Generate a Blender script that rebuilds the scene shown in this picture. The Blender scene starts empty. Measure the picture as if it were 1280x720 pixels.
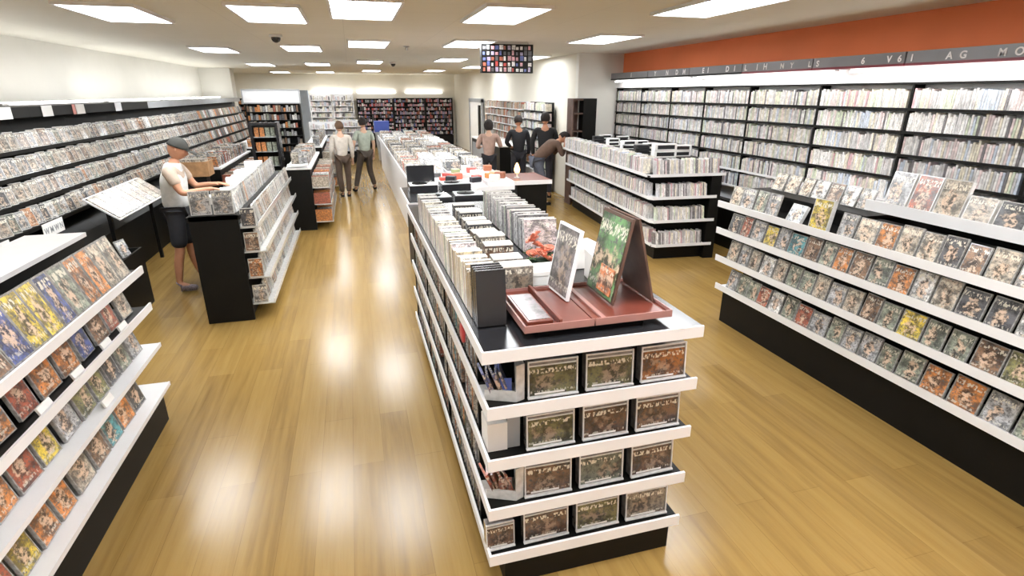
import bpy, bmesh, math, random
from mathutils import Vector, Matrix, Euler
R = math.radians
rnd = random.Random(7)
S = bpy.context.scene
C = S.collection

# ------------------------------------------------------------------ materials
def nt(name):
    m = bpy.data.materials.new(name); m.use_nodes = True
    t = m.node_tree; t.nodes.clear()
    o = t.nodes.new('ShaderNodeOutputMaterial'); b = t.nodes.new('ShaderNodeBsdfPrincipled')
    t.links.new(b.outputs[0], o.inputs[0])
    return m, t, b
def nd(t, kind, **kw):
    n = t.nodes.new('ShaderNode' + kind)
    for k, v in kw.items():
        if k.startswith('i_'):
            n.inputs[k[2:].replace('_', ' ')].default_value = v
        else: setattr(n, k, v)
    return n
def ramp(t, stops, interp='LINEAR'):
    n = t.nodes.new('ShaderNodeValToRGB'); cr = n.color_ramp; cr.interpolation = interp
    while len(cr.elements) > 1: cr.elements.remove(cr.elements[0])
    cr.elements[0].position = stops[0][0]; cr.elements[0].color = (*stops[0][1], 1)
    for p, c in stops[1:]:
        e = cr.elements.new(p); e.color = (*c, 1)
    return n
def plain(name, col, rough=.5, metal=0, var=.06, scale=6, coat=0, spec=.5):
    m, t, b = nt(name)
    tc = nd(t, 'TexCoord'); n = nd(t, 'TexNoise'); n.inputs['Scale'].default_value = scale; n.inputs['Detail'].default_value = 3
    t.links.new(tc.outputs['Object'], n.inputs['Vector'])
    lo = tuple(max(0, c * (1 - var)) for c in col); hi = tuple(min(1, c * (1 + var)) for c in col)
    r = ramp(t, [(.3, lo), (.7, hi)]); t.links.new(n.outputs[0], r.inputs[0]); t.links.new(r.outputs[0], b.inputs['Base Color'])
    b.inputs['Roughness'].default_value = rough; b.inputs['Metallic'].default_value = metal
    b.inputs['Coat Weight'].default_value = coat; b.inputs['Specular IOR Level'].default_value = spec
    return m
def tinted(name, rough=.5, coat=0):
    """plain colour taken from the object's own colour"""
    m, t, b = nt(name)
    oi = nd(t, 'ObjectInfo'); t.links.new(oi.outputs['Color'], b.inputs['Base Color'])
    b.inputs['Roughness'].default_value = rough; b.inputs['Coat Weight'].default_value = coat
    return m
M = {}
M['black'] = plain('black_laminate', (.005, .0048, .0042), .5, var=.15, spec=.2)
M['gloss_black'] = plain('gloss_black', (.015, .015, .017), .22, var=.1)
M['white'] = plain('white_enamel', (.80, .80, .81), .4, var=.02)
M['wall_white'] = plain('wall_white', (.82, .81, .76), .8, var=.02, scale=2)
M['wall_warm'] = plain('wall_far', (.80, .77, .68), .8, var=.02, scale=2)
M['orange'] = plain('wall_orange', (.86, .23, .085), .7, var=.05, scale=1.5)
M['maroon'] = plain('maroon_strip', (.16, .012, .025), .5)
M['signgrey'] = plain('sign_grey', (.17, .165, .175), .35, var=.25, scale=1.3)
M['chalk'] = plain('chalk_white', (.85, .82, .82), .6)
M['tray_red'] = plain('tray_red', (.14, .032, .019), .32, coat=.15, var=.15)
M['tray_pink'] = plain('tray_edge', (.33, .165, .145), .4)
M['paper'] = plain('paper', (.82, .81, .78), .7, var=.03)
M['grey'] = plain('grey_plastic', (.32, .33, .34), .4)
M['steel'] = plain('steel', (.5, .5, .5), .3, metal=.8)
M['blue'] = plain('blue_plastic', (.06, .11, .48), .4)
M['bluegrey'] = plain('blue_grey_paint', (.36, .41, .47), .5)
M['brownwood'] = plain('brown_wood', (.10, .055, .04), .5, var=.3, scale=9)
M['tinted'] = tinted('tinted_plastic', .45)
M['clear'] = plain('pale_clear_plastic', (.62, .62, .60), .18, coat=.5, var=.12, scale=40)
M['smoke'] = plain('smoky_plastic', (.22, .20, .19), .12, coat=.8, var=.3, scale=30)
M['rimwhite'] = plain('bright_plastic_rim', (.74, .74, .74), .2, coat=.5, var=.1, scale=50)
M['edge'] = plain('case_edge_plastic', (.34, .335, .32), .2, coat=.5, var=.3, scale=60)

def cover_mat(name, scale=16, dim=1.0, dark=.22, speck=.11, figure=1.0, title=1.0, coat=.35, vert=False):
    """printed artwork: a soft coloured ground, a figure in the middle, lines of pale lettering"""
    m, t, b = nt(name)
    def math_(op, a=None, b_=None, c=None):
        n = nd(t, 'Math', operation=op)
        for i, q in enumerate((a, b_, c)):
            if q is None: continue
            if isinstance(q, (int, float)): n.inputs[i].default_value = q
            else: t.links.new(q, n.inputs[i])
        return n.outputs[0]
    def mix(f, a, c):
        n = nd(t, 'Mix', data_type='RGBA')
        t.links.new(f, n.inputs[0])
        for k, q in ((6, a), (7, c)):
            if isinstance(q, tuple): n.inputs[k].default_value = (*q, 1)
            else: t.links.new(q, n.inputs[k])
        return n.outputs[2]
    tc = nd(t, 'TexCoord'); oi = nd(t, 'ObjectInfo'); rn_ = oi.outputs['Random']
    cx = nd(t, 'CombineXYZ'); q = math_('MULTIPLY', rn_, 83.0)
    for i in range(3): t.links.new(q, cx.inputs[i])
    ad = nd(t, 'VectorMath', operation='ADD'); t.links.new(tc.outputs['Object'], ad.inputs[0]); t.links.new(cx.outputs[0], ad.inputs[1])
    mp = nd(t, 'Mapping'); t.links.new(ad.outputs[0], mp.inputs[0])
    if vert: mp.inputs['Scale'].default_value = (1, 1, .3)
    def noise(sc, det, ro=.6, vec=None):
        n = nd(t, 'TexNoise'); n.inputs['Scale'].default_value = sc; n.inputs['Detail'].default_value = det; n.inputs['Roughness'].default_value = ro
        t.links.new(vec or mp.outputs[0], n.inputs['Vector']); return n.outputs[0]
    def sm(v, a, b_):
        n = nd(t, 'MapRange', interpolation_type='SMOOTHSTEP'); t.links.new(v, n.inputs[0]); n.inputs[1].default_value = a; n.inputs[2].default_value = b_; return n.outputs[0]
    col = oi.outputs['Color']
    dk = nd(t, 'HueSaturation'); dk.inputs['Value'].default_value = dark * dim; dk.inputs['Saturation'].default_value = .8; t.links.new(col, dk.inputs['Color'])
    lt_ = nd(t, 'HueSaturation'); lt_.inputs['Value'].default_value = 1.15 * dim; t.links.new(col, lt_.inputs['Color'])
    g = mix(sm(noise(scale, 5, .68), .36, .62), dk.outputs[0], lt_.outputs[0])
    g = mix(sm(noise(scale * 4.5, 3, .7), .50, .66), g, tuple(speck * dim for _ in range(3)))
    sp_ = nd(t, 'SeparateXYZ'); t.links.new(tc.outputs['Generated'], sp_.inputs[0]); gx, gz = sp_.outputs[0], sp_.outputs[2]
    if figure:
        # head and shoulders or a group of figures, its place different on every cover
        ox = math_('MULTIPLY_ADD', rn_, .3, .35)
        dx = math_('MULTIPLY', math_('SUBTRACT', gx, ox), 2.1); dz = math_('MULTIPLY', math_('SUBTRACT', gz, .42), 1.7)
        d2 = math_('ADD', math_('MULTIPLY', dx, dx), math_('MULTIPLY', dz, dz))
        d2 = math_('ADD', d2, math_('MULTIPLY', math_('SUBTRACT', noise(scale * 1.6, 3), .5), 1.9))
        f = math_('MULTIPLY', math_('SUBTRACT', 1.0, sm(d2, .12, .42)), figure * .85)
        fg = mix(sm(noise(scale * 2.2, 4, .7), .42, .56), (.035 * dim, .024 * dim, .018 * dim), (.70 * dim, .52 * dim, .38 * dim))
        g = mix(f, g, fg)
    if title:
        zt = math_('MULTIPLY_ADD', rn_, -.08, .86)
        band = math_('MULTIPLY', sm(gz, .74, .77), math_('SUBTRACT', 1.0, sm(gz, .90, .93)))
        band2 = math_('MULTIPLY', sm(gz, .07, .09), math_('SUBTRACT', 1.0, sm(gz, .15, .17)))
        mt = nd(t, 'Mapping'); mt.inputs['Scale'].default_value = (1, 1, .45); t.links.new(ad.outputs[0], mt.inputs[0])
        let = sm(noise(105, 1, .5, mt.outputs[0]), .50, .56)
        tf = math_('MULTIPLY', math_('ADD', band, math_('MULTIPLY', band2, .6)), math_('MULTIPLY', let, .85 * title))
        g = mix(tf, g, (.80, .76, .64))
    t.links.new(g, b.inputs['Base Color'])
    b.inputs['Roughness'].default_value = .35; b.inputs['Coat Weight'].default_value = coat; b.inputs['Coat Roughness'].default_value = .12
    return m
M['cover'] = cover_mat('printed_cover', 17, dim=1.12)
M['cover_fine'] = cover_mat('printed_cover_fine', 24, figure=.7)
M['cover_dark'] = cover_mat('printed_cover_dark', 13, dim=.58, figure=.75, coat=.5)
M['spine'] = cover_mat('printed_spine', 34, dim=1.3, dark=.66, speck=.34, figure=0, title=0, vert=True)
M['sleeve'] = cover_mat('sleeve_front', 30, figure=.3, title=.4)

def island_mat(name, stops, rough=.5, noise=60, amt=.35):
    """many small goods in one mesh: a colour of its own for each piece"""
    m, t, b = nt(name)
    g = nd(t, 'NewGeometry'); r = ramp(t, stops, 'CONSTANT')
    t.links.new(g.outputs['Random Per Island'], r.inputs[0])
    tc = nd(t, 'TexCoord'); n = nd(t, 'TexNoise'); n.inputs['Scale'].default_value = noise; n.inputs['Detail'].default_value = 3
    t.links.new(tc.outputs['Object'], n.inputs['Vector'])
    r2 = ramp(t, [(.42, (0, 0, 0)), (.55, (1, 1, 1))]); t.links.new(n.outputs[0], r2.inputs[0])
    mx = nd(t, 'Mix', data_type='RGBA'); ml = nd(t, 'Math', operation='MULTIPLY'); ml.inputs[1].default_value = amt
    t.links.new(r2.outputs[0], ml.inputs[0]); t.links.new(ml.outputs[0], mx.inputs[0])
    t.links.new(r.outputs[0], mx.inputs[6]); mx.inputs[7].default_value = (.05, .045, .04, 1)
    t.links.new(mx.outputs[2], b.inputs['Base Color']); b.inputs['Roughness'].default_value = rough
    return m
PALE = [('white', (.78, .77, .76)), ('pale pink', (.72, .60, .60)), ('light grey', (.55, .54, .55)), ('cream', (.72, .67, .55)), ('pale green', (.58, .64, .50)),
        ('pale blue', (.52, .58, .68)), ('dark grey', (.15, .14, .15)), ('dusty rose', (.55, .32, .35))]
MIX = [('beige', (.52, .45, .36)), ('brown', (.26, .15, .09)), ('orange', (.62, .24, .07)), ('charcoal', (.10, .10, .11)), ('grey green', (.30, .33, .26)),
       ('silver grey', (.45, .45, .46)), ('rust red', (.42, .12, .07)), ('teal', (.10, .32, .36)), ('yellow', (.72, .55, .08)), ('white', (.74, .73, .71)), ('navy blue', (.10, .13, .34)), ('olive', (.28, .27, .12))]
PC, MC = dict(PALE), dict(MIX)
def stops(pal, order):
    n = len(order); return [(i / n, pal[k]) for i, k in enumerate(order)]
M['pale_goods'] = island_mat('pale_goods', stops(PC, ['white', 'pale pink', 'white', 'light grey', 'cream', 'white', 'pale green', 'white', 'dark grey', 'pale pink', 'cream', 'pale blue']), noise=25, amt=.3)
M['mixed_goods'] = island_mat('mixed_goods', stops(MC, ['beige', 'silver grey', 'white', 'brown', 'charcoal', 'beige', 'orange', 'white', 'silver grey', 'rust red', 'beige', 'grey green']), noise=35, amt=.5)
M['red_goods'] = island_mat('red_goods', stops(dict(MC, pink=(.65, .35, .38), red=(.55, .07, .06), lilac=(.42, .36, .52)), ['red', 'white', 'charcoal', 'pink', 'lilac', 'white', 'rust red', 'silver grey', 'charcoal', 'pink', 'white', 'navy blue']), noise=18, amt=.4)

# floor: long oak boards, laid along the aisles
def floor_mat():
    m, t, b = nt('oak_floor')
    tc = nd(t, 'TexCoord'); mp = nd(t, 'Mapping'); mp.inputs['Rotation'].default_value = (0, 0, R(90))
    t.links.new(tc.outputs['Object'], mp.inputs[0])
    br = nd(t, 'TexBrick'); br.offset = .37; br.inputs['Scale'].default_value = 1
    br.inputs['Brick Width'].default_value = 1.5; br.inputs['Row Height'].default_value = .19; br.inputs['Mortar Size'].default_value = .0012
    br.inputs['Color1'].default_value = (.42, .42, .42, 1); br.inputs['Color2'].default_value = (.60, .60, .60, 1); br.inputs['Mortar'].default_value = (.26, .26, .26, 1)
    t.links.new(mp.outputs[0], br.inputs['Vector'])
    m2 = nd(t, 'Mapping'); m2.inputs['Scale'].default_value = (.5, 9, 1); t.links.new(mp.outputs[0], m2.inputs[0])
    n = nd(t, 'TexNoise'); n.inputs['Scale'].default_value = 2.2; n.inputs['Detail'].default_value = 6; n.inputs['Roughness'].default_value = .65
    t.links.new(m2.outputs[0], n.inputs['Vector'])
    ad = nd(t, 'Math', operation='ADD'); t.links.new(br.outputs[0], ad.inputs[0])
    ms = nd(t, 'Math', operation='MULTIPLY_ADD'); ms.inputs[1].default_value = .7; ms.inputs[2].default_value = -.35; t.links.new(n.outputs[0], ms.inputs[0]); t.links.new(ms.outputs[0], ad.inputs[1])
    r = ramp(t, [(.15, (.155, .088, .023)), (.5, (.282, .175, .051)), (.85, (.365, .240, .080))])
    t.links.new(ad.outputs[0], r.inputs[0]); t.links.new(r.outputs[0], b.inputs['Base Color'])
    rr = nd(t, 'MapRange'); rr.inputs[3].default_value = .17; rr.inputs[4].default_value = .27; t.links.new(n.outputs[0], rr.inputs[0]); t.links.new(rr.outputs[0], b.inputs['Roughness'])
    b.inputs['Specular IOR Level'].default_value = .30
    return m
M['floor'] = floor_mat()
def ceil_mat():
    m, t, b = nt('ceiling_tiles')
    tc = nd(t, 'TexCoord'); br = nd(t, 'TexBrick'); br.offset = 0
    br.inputs['Scale'].default_value = 1; br.inputs['Brick Width'].default_value = 1.2; br.inputs['Row Height'].default_value = .6; br.inputs['Mortar Size'].default_value = .004
    br.inputs['Color1'].default_value = (.82, .79, .70, 1); br.inputs['Color2'].default_value = (.84, .81, .72, 1); br.inputs['Mortar'].default_value = (.74, .71, .63, 1)
    t.links.new(tc.outputs['Object'], br.inputs['Vector']); t.links.new(br.outputs[0], b.inputs['Base Color']); b.inputs['Roughness'].default_value = .9
    return m
M['ceiling'] = ceil_mat()
m, t, b = nt('light_panel'); b.inputs['Base Color'].default_value = (.9, .9, .9, 1)
b.inputs['Emission Color'].default_value = (.95, .975, 1, 1); b.inputs['Emission Strength'].default_value = 15; M['panel'] = m
def skin_mat(name, col):
    return plain(name, col, .55, var=.08, scale=8)
M['skin'] = skin_mat('skin_tan', (.50, .24, .14)); M['skin2'] = skin_mat('skin_light', (.58, .36, .25))

# ------------------------------------------------------------------ mesh helpers
class MB:
    def __init__(s): s.v = []; s.f = []; s.m = []
    def add(s, vs, fs, mi=0):
        o = len(s.v); s.v += [tuple(v) for v in vs]; s.f += [tuple(i + o for i in f) for f in fs]; s.m += [mi] * len(fs); return s
    def box(s, x0, x1, y0, y1, z0, z1, mi=0, T=None, bev=0):
        if bev:
            bm = bmesh.new(); bmesh.ops.create_cube(bm, size=1)
            for v in bm.verts: v.co = Vector(((x0 + x1) / 2 + v.co.x * (x1 - x0), (y0 + y1) / 2 + v.co.y * (y1 - y0), (z0 + z1) / 2 + v.co.z * (z1 - z0)))
            bmesh.ops.bevel(bm, geom=bm.edges[:], offset=bev, segments=2, affect='EDGES', profile=.5)
            vs = [v.co.copy() for v in bm.verts]; bm.verts.index_update(); fs = [[v.index for v in f.verts] for f in bm.faces]; bm.free()
            if T: vs = [T @ v for v in vs]
            return s.add(vs, fs, mi)
        vs = [Vector(p) for p in ((x0, y0, z0), (x1, y0, z0), (x1, y1, z0), (x0, y1, z0), (x0, y0, z1), (x1, y0, z1), (x1, y1, z1), (x0, y1, z1))]
        if T: vs = [T @ v for v in vs]
        return s.add(vs, [(0, 3, 2, 1), (4, 5, 6, 7), (0, 1, 5, 4), (1, 2, 6, 5), (2, 3, 7, 6), (3, 0, 4, 7)], mi)
    def frame(s, x0, x1, y0, y1, z0, z1, w, mi=0):
        s.box(x0, x0 + w, y0, y1, z0, z1, mi); s.box(x1 - w, x1, y0, y1, z0, z1, mi)
        s.box(x0 + w, x1 - w, y0, y1, z0, z0 + w, mi); s.box(x0 + w, x1 - w, y0, y1, z1 - w, z1, mi); return s
    def prism(s, pts, a0, a1, axis='y', mi=0):
        """pts: closed outline in the plane across the axis"""
        n = len(pts)
        def P(p, a): return {'y': (p[0], a, p[1]), 'x': (a, p[0], p[1]), 'z': (p[0], p[1], a)}[axis]
        vs = [P(p, a0) for p in pts] + [P(p, a1) for p in pts]
        fs = [tuple(range(n))[::-1], tuple(range(n, 2 * n))] + [(i, (i + 1) % n, n + (i + 1) % n, n + i) for i in range(n)]
        return s.add(vs, fs, mi)
    def lathe(s, prof, c=(0, 0, 0), n=20, mi=0):
        vs = []; fs = []
        for r, z in prof:
            for i in range(n):
                a = 2 * math.pi * i / n; vs.append((c[0] + r * math.cos(a), c[1] + r * math.sin(a), c[2] + z))
        for k in range(len(prof) - 1):
            for i in range(n):
                j = (i + 1) % n; fs.append((k * n + i, k * n + j, (k + 1) * n + j, (k + 1) * n + i))
        fs.append(tuple(range(n))[::-1]); fs.append(tuple((len(prof) - 1) * n + i for i in range(n)))
        return s.add(vs, fs, mi)
    def tube(s, p, q, r, n=10, mi=0):
        p, q = Vector(p), Vector(q); d = (q - p); rot = d.to_track_quat('Z', 'Y').to_matrix().to_4x4(); rot.translation = p
        vs = []; L = d.length
        for z in (0, L):
            for i in range(n):
                a = 2 * math.pi * i / n; vs.append(rot @ Vector((r * math.cos(a), r * math.sin(a), z)))
        return s.add(vs, [tuple(range(n))[::-1], tuple(range(n, 2 * n))] + [(i, (i + 1) % n, n + (i + 1) % n, n + i) for i in range(n)], mi)
    def mesh(s, name, mats):
        me = bpy.data.meshes.new(name); me.from_pydata(s.v, [], s.f)
        for m in (mats if isinstance(mats, (list, tuple)) else [mats]): me.materials.append(m)
        for p, i in zip(me.polygons, s.m): p.material_index = i
        bm = bmesh.new(); bm.from_mesh(me); bmesh.ops.recalc_face_normals(bm, faces=bm.faces); bm.to_mesh(me); bm.free()
        return me
    def build(s, name, mats, parent=None, loc=(0, 0, 0), rot=(0, 0, 0)):
        o = bpy.data.objects.new(name, s.mesh(name, mats)); C.objects.link(o)
        o.location = loc; o.rotation_euler = rot
        if parent: o.parent = parent
        return o
def smooth(o):
    for p in o.data.polygons: p.use_smooth = True
    return o
def tag(o, label, cat, group=None, kind=None):
    o['label'] = label; o['category'] = cat
    if group: o['group'] = group
    if kind: o['kind'] = kind
    return o
def empty(name, label, cat, loc=(0, 0, 0), rz=0, group=None):
    o = bpy.data.objects.new(name, None); C.objects.link(o); o.location = loc; o.rotation_euler = (0, 0, rz)
    o.empty_display_size = .1
    return tag(o, label, cat, group)
def struct(o): o['kind'] = 'structure'; return o
def dup(root, loc=None, rot=None, scale=None, color=None, label=None, group=None, childcolor=True):
    r = root.copy(); C.objects.link(r)
    if loc is not None: r.location = loc
    if rot is not None: r.rotation_euler = rot
    if scale is not None: r.scale = scale
    if color is not None: r.color = (*color, 1)
    if label: r['label'] = label
    if group: r['group'] = group
    for ch in root.children:
        c = ch.copy(); C.objects.link(c); c.parent = r
        if color is not None: c.color = (*color, 1)
    return r
used = set()
def place(proto, **kw):
    """the first call moves the prototype itself, the rest copy it"""
    if proto.name not in used:
        used.add(proto.name); loc = kw.get('loc')
        proto.location = loc
        if kw.get('rot') is not None: proto.rotation_euler = kw['rot']
        if kw.get('scale') is not None: proto.scale = kw['scale']
        if kw.get('color') is not None:
            proto.color = (*kw['color'], 1)
            for ch in proto.children: ch.color = (*kw['color'], 1)
        if kw.get('label'): proto['label'] = kw['label']
        if kw.get('group'): proto['group'] = kw['group']
        return proto
    return dup(proto, **kw)
ONES = ['', 'first', 'second', 'third', 'fourth', 'fifth', 'sixth', 'seventh', 'eighth', 'ninth', 'tenth', 'eleventh', 'twelfth', 'thirteenth', 'fourteenth',
        'fifteenth', 'sixteenth', 'seventeenth', 'eighteenth', 'nineteenth']
TENS = {2: ('twentieth', 'twenty'), 3: ('thirtieth', 'thirty'), 4: ('fortieth', 'forty'), 5: ('fiftieth', 'fifty'), 6: ('sixtieth', 'sixty'), 7: ('seventieth', 'seventy'), 8: ('eightieth', 'eighty'), 9: ('ninetieth', 'ninety')}
def ordn(n):
    if n < 20: return ONES[n]
    if n >= 100: return 'hundred-and-' + ordn(n - 100) if n > 100 else 'hundredth'
    a, b = divmod(n, 10); return TENS[a][0] if b == 0 else TENS[a][1] + '-' + ONES[b]
def jit(c, a=.12):
    k = 1 + rnd.uniform(-a, a); return tuple(min(1, max(0, x * k)) for x in c)

# ------------------------------------------------------------------ room
CH = 2.95; XL = -4.5; XR = 5.42; XF = 4.45; YB = 25.2; YN = -4.5; YC = 10.9
struct(MB().box(XL - .2, XR + .2, YN - .2, YB + .2, -.1, 0).build('floor', M['floor']))
struct(MB().box(XL - .2, XR + .2, YN - .2, YB + .2, CH, CH + .1).build('ceiling', M['ceiling']))
struct(MB().box(XL - .15, XL, YN, YB, 0, CH).build('wall_left', M['wall_white']))
struct(MB().box(XR, XR + .15, YN, YC, 0, CH).build('wall_right', M['orange']))
struct(MB().box(XF, XR + .15, YC, YC + .15, 0, CH).build('wall_return', M['wall_white']))
struct(MB().box(XF, XF + .15, YC + .15, YB, 0, CH).build('wall_far_right', M['wall_warm']))
struct(MB().box(XL - .15, XF + .15, YB, YB + .15, 0, CH).build('wall_back', M['wall_warm']))
struct(MB().box(XL - .15, XR + .15, YN - .15, YN, 0, CH).build('wall_front', M['wall_white']))
# boxed white ledge on the right wall between the goods and the lettered boards
struct(MB().box(5.27, XR, 1.0, YC, 2.30, 2.445).build('trim_1', M['white']))
# left column and door in the far right wall
struct(MB().box(-4.5, -3.6, 20.3, 20.9, 0, CH).build('wall_left_pier', M['wall_white']))
# far door frame on the right wall behind the counter
db = MB(); db.box(4.33, 4.4, 19.3, 19.42, 0, 2.0); db.box(4.33, 4.4, 21.4, 21.52, 0, 2.0); db.box(4.33, 4.4, 19.3, 21.52, 1.9, 2.02)
d = struct(db.build('door_1', M['grey'])); MB().box(4.36, 4.395, 19.42, 21.4, 0, 1.9).build('door_panel', M['paper'], d)
MB().box(4.33, 4.36, 19.6, 19.9, .2, 1.8).build('push_plate', M['black'], d)

# ------------------------------------------------------------------ ceiling things
LP = [(-2.1, 6.75), (-.68, 6.4), (.2, 5.85), (1.55, 5.85), (3.25, 4.75), (-2.25, 11.7), (-.72, 10.9), (.35, 9.7), (1.87, 9.25), (3.6, 7.95),
      (-2.25, 17.3), (-.75, 16.6), (.55, 15.2), (2.35, 13.7), (3.85, 12.4), (-2.4, 23.2), (-.8, 22.8), (.8, 21.0), (2.9, 20.4), (3.7, 17.2),
      (-3.9, 2.6), (-2.0, 1.6), (.2, 1.6), (1.9, 1.4), (4.2, 1.2), (-2.0, -2.4), (.2, -2.4), (2.2, -2.4), (4.4, -2.4)]
lights_where = {0: 'nearest the left white wall', 1: 'second from the left wall in the nearest row', 2: 'above the aisle, nearest row, square in shape', 3: 'above the middle counter in the nearest row', 4: 'nearest the orange wall'}
def make_light():
    r = empty('ceiling_light', '', 'ceiling light', group='ceiling light panels')
    f = MB(); w, l = .30, .62; f.frame(-w - .02, w + .02, 0, .03, -l - .02, l + .02, .025)
    # frame() lies in x-z; turn it into the ceiling plane
    f.v = [(x, z, -y) for (x, y, z) in f.v]; f.build('frame', M['white'], r)
    MB().box(-w, w, -l, l, -.02, -.004).build('diffuser', M['panel'], r)
    return r
lt = make_light()
rows = ['nearest visible', 'second', 'third', 'fourth', 'row behind the viewer']
colsn = ['first from the left wall', 'second from the left wall', 'third from the left wall', 'fourth from the left wall', 'closest to the right wall']
for i, (x, y) in enumerate(LP):
    if i < 20: lab = f'glowing white ceiling panel, {rows[i // 5]} row, {colsn[i % 5]}'
    else: lab = 'glowing ceiling panel over the shop front behind the viewpoint'
    o = place(lt, loc=(x, y, CH), label=lab)
# behind-viewpoint panels are alike
def dome(x, y, lab):
    r = empty('security_camera', lab, 'security camera', (x, y, CH))
    smooth(MB().lathe([(.085, 0), (.085, -.03), (.07, -.035)], n=24).build('mount', M['white'], r))
    smooth(MB().lathe([(.062, -.035), (.06, -.06), (.045, -.085), (.02, -.1), (.002, -.104)], n=24).build('dome', M['gloss_black'], r))
dome(-.9, 8.7, 'black glass dome camera on a white mount below the ceiling panels near the left')
dome(1.15, 15.5, 'tiny dark dome camera on the ceiling near the far white wall')
# hanging collage sign
hs = empty('hanging_sign', 'boxy hanging sign covered in small pink and grey pictures above the middle counter', 'sign', (2.44, 9.0, 2.50))
MB().box(-.42, .42, -.06, .06, 0, .42).build('sign_board', M['black'], hs)
pb = MB()
for i in range(12):
    for k in range(5):
        if rnd.random() < .93: pb.box(-.40 + i * .067, -.40 + i * .067 + rnd.uniform(.03, .06), -.066, -.06, .02 + k * .08, .02 + k * .08 + rnd.uniform(.04, .07))
pb.build('picture_collage', M['red_goods'], hs)['kind'] = 'stuff'
for x in (-.35, .35): MB().tube((x, 0, .42), (x, 0, .45), .006).build('hanging_rod', M['steel'], hs)
# strip lights above the shelving wash the walls
def strip(name, x, y, l, z, lab, alongx=False, st=6):
    e = empty(name, lab, 'strip light', (x, y, z), -math.pi / 2 if alongx else 0)
    up = 0 if z > 2.3 and not alongx else 1
    MB().box(-.03, .03, 0, l, .038 * (1 - up), .02 + .038 * (1 - up)).build('fitting', M['white'], e)
    MB().box(-.05, .05, .01, l - .01, .02, .036, bev=.006).build('diffuser', M['tube'], e)
m, t, b = nt('tube_glow'); b.inputs['Emission Color'].default_value = (1, .98, .94, 1); b.inputs['Emission Strength'].default_value = 8; M['tube'] = m
for n, y in enumerate((5.3, 8.3, 11.3, 14.3, 17.3)): strip('strip_light', -4.0, y, 2.8, 2.06, f'slim white strip light lying behind the left wall header, {ordn(n + 1)} from the near end')
for n, y in enumerate((2.4, 5.2, 8.0)): strip('strip_light', 5.15, y, 2.6, 2.385, f'slim strip light under the lettered boards of the right wall, {ordn(n + 1)} from the near end')
for n, x in enumerate((-1.5, .3, 2.3)): strip('strip_light', x, YB - .055, 1.6, 2.19, f'slim white strip light on top of the back wall shelving, {ordn(n + 1)} from the left', True)
# sprinkler pipes faint on the ceiling
sp = empty('sprinkler', 'small round sprinkler head on the ceiling above the aisle', 'sprinkler', (1.0, 10.2, CH))
smooth(MB().lathe([(.05, 0), (.05, -.01), (.018, -.015), (.018, -.05), (.03, -.055), (.03, -.06)], n=16).build('sprinkler_head', M['steel'], sp))

# ------------------------------------------------------------------ products (prototypes)
def make_case(name, w, h, d, cov='cover', rim='edge', cat='disc case', rimw=.006):
    b = MB(); b.box(-w / 2, w / 2, -d / 2, d / 2, 0, h, bev=.0015)
    b.frame(-w / 2, w / 2, -d / 2 - .002, -d / 2, 0, h, rimw)
    r = b.build(name, M[rim]); tag(r, '', cat)
    c = MB(); c.box(-w / 2 + rimw, w / 2 - rimw, -d / 2 - .0012, -d / 2 + .001, rimw, h - rimw); c.build('cover', M[cov], r)
    return r
def pick(pal, weights):
    k = rnd.choices(list(weights), list(weights.values()))[0]; return k, dict(pal)[k]
WR = {'beige': 6, 'brown': 2.5, 'orange': .8, 'charcoal': 1.5, 'grey green': 4, 'silver grey': 7, 'rust red': .8, 'teal': .5, 'yellow': .4, 'white': 3, 'olive': .8}
WLf = {'beige': 4, 'brown': 3, 'orange': 4, 'charcoal': 1.5, 'grey green': 2, 'silver grey': 2, 'rust red': 3, 'teal': .4, 'yellow': 2, 'white': 1, 'navy blue': 1.2, 'olive': 1.5}
TILT = R(12)

# ------------------------------------------------------------------ long right display unit
u = empty('display_unit', 'long black and white stepped display unit along the right aisle, full of face-out cases', 'display unit', (3.45, 4.4, 0))
def L(x): return x - 3.45
def Ly(y): return y - 4.4
Y0 = .6
MB().box(0, 1.0, Ly(Y0), 0, 0, .33).build('plinth', M['black'], u)
MB().box(L(3.66), L(3.72), Ly(Y0), 0, .33, 1.32).build('back_panel', M['black'], u)
tiers = [(3.40, .335), (3.36, .635), (3.33, .915), (3.31, 1.175)]
for k, (x, z) in enumerate(tiers):
    s_ = MB().box(L(x + .012), L(3.66), Ly(Y0), .07, z, z + .025).build('shelf', M['black'] if k else M['white'], u)
    MB().box(L(x), L(x + .012), Ly(Y0), .07, z, z + .058).build('lip', M['white'], s_)
r_ = MB().box(L(3.56), L(3.98), Ly(Y0), Ly(3.10), 1.40, 1.425).build('top_shelf', M['white'], u)
MB().box(L(3.545), L(3.56), Ly(Y0), Ly(3.10), 1.40, 1.475).build('lip', M['white'], r_)
r2 = MB().box(L(3.58), L(4.0), Ly(3.10), 0, 1.32, 1.345).build('rear_shelf', M['black'], u)
tp = MB().box(L(3.95), L(4.0), Ly(Y0), 0, .33, 1.32).build('rear_panel', M['black'], u)

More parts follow.
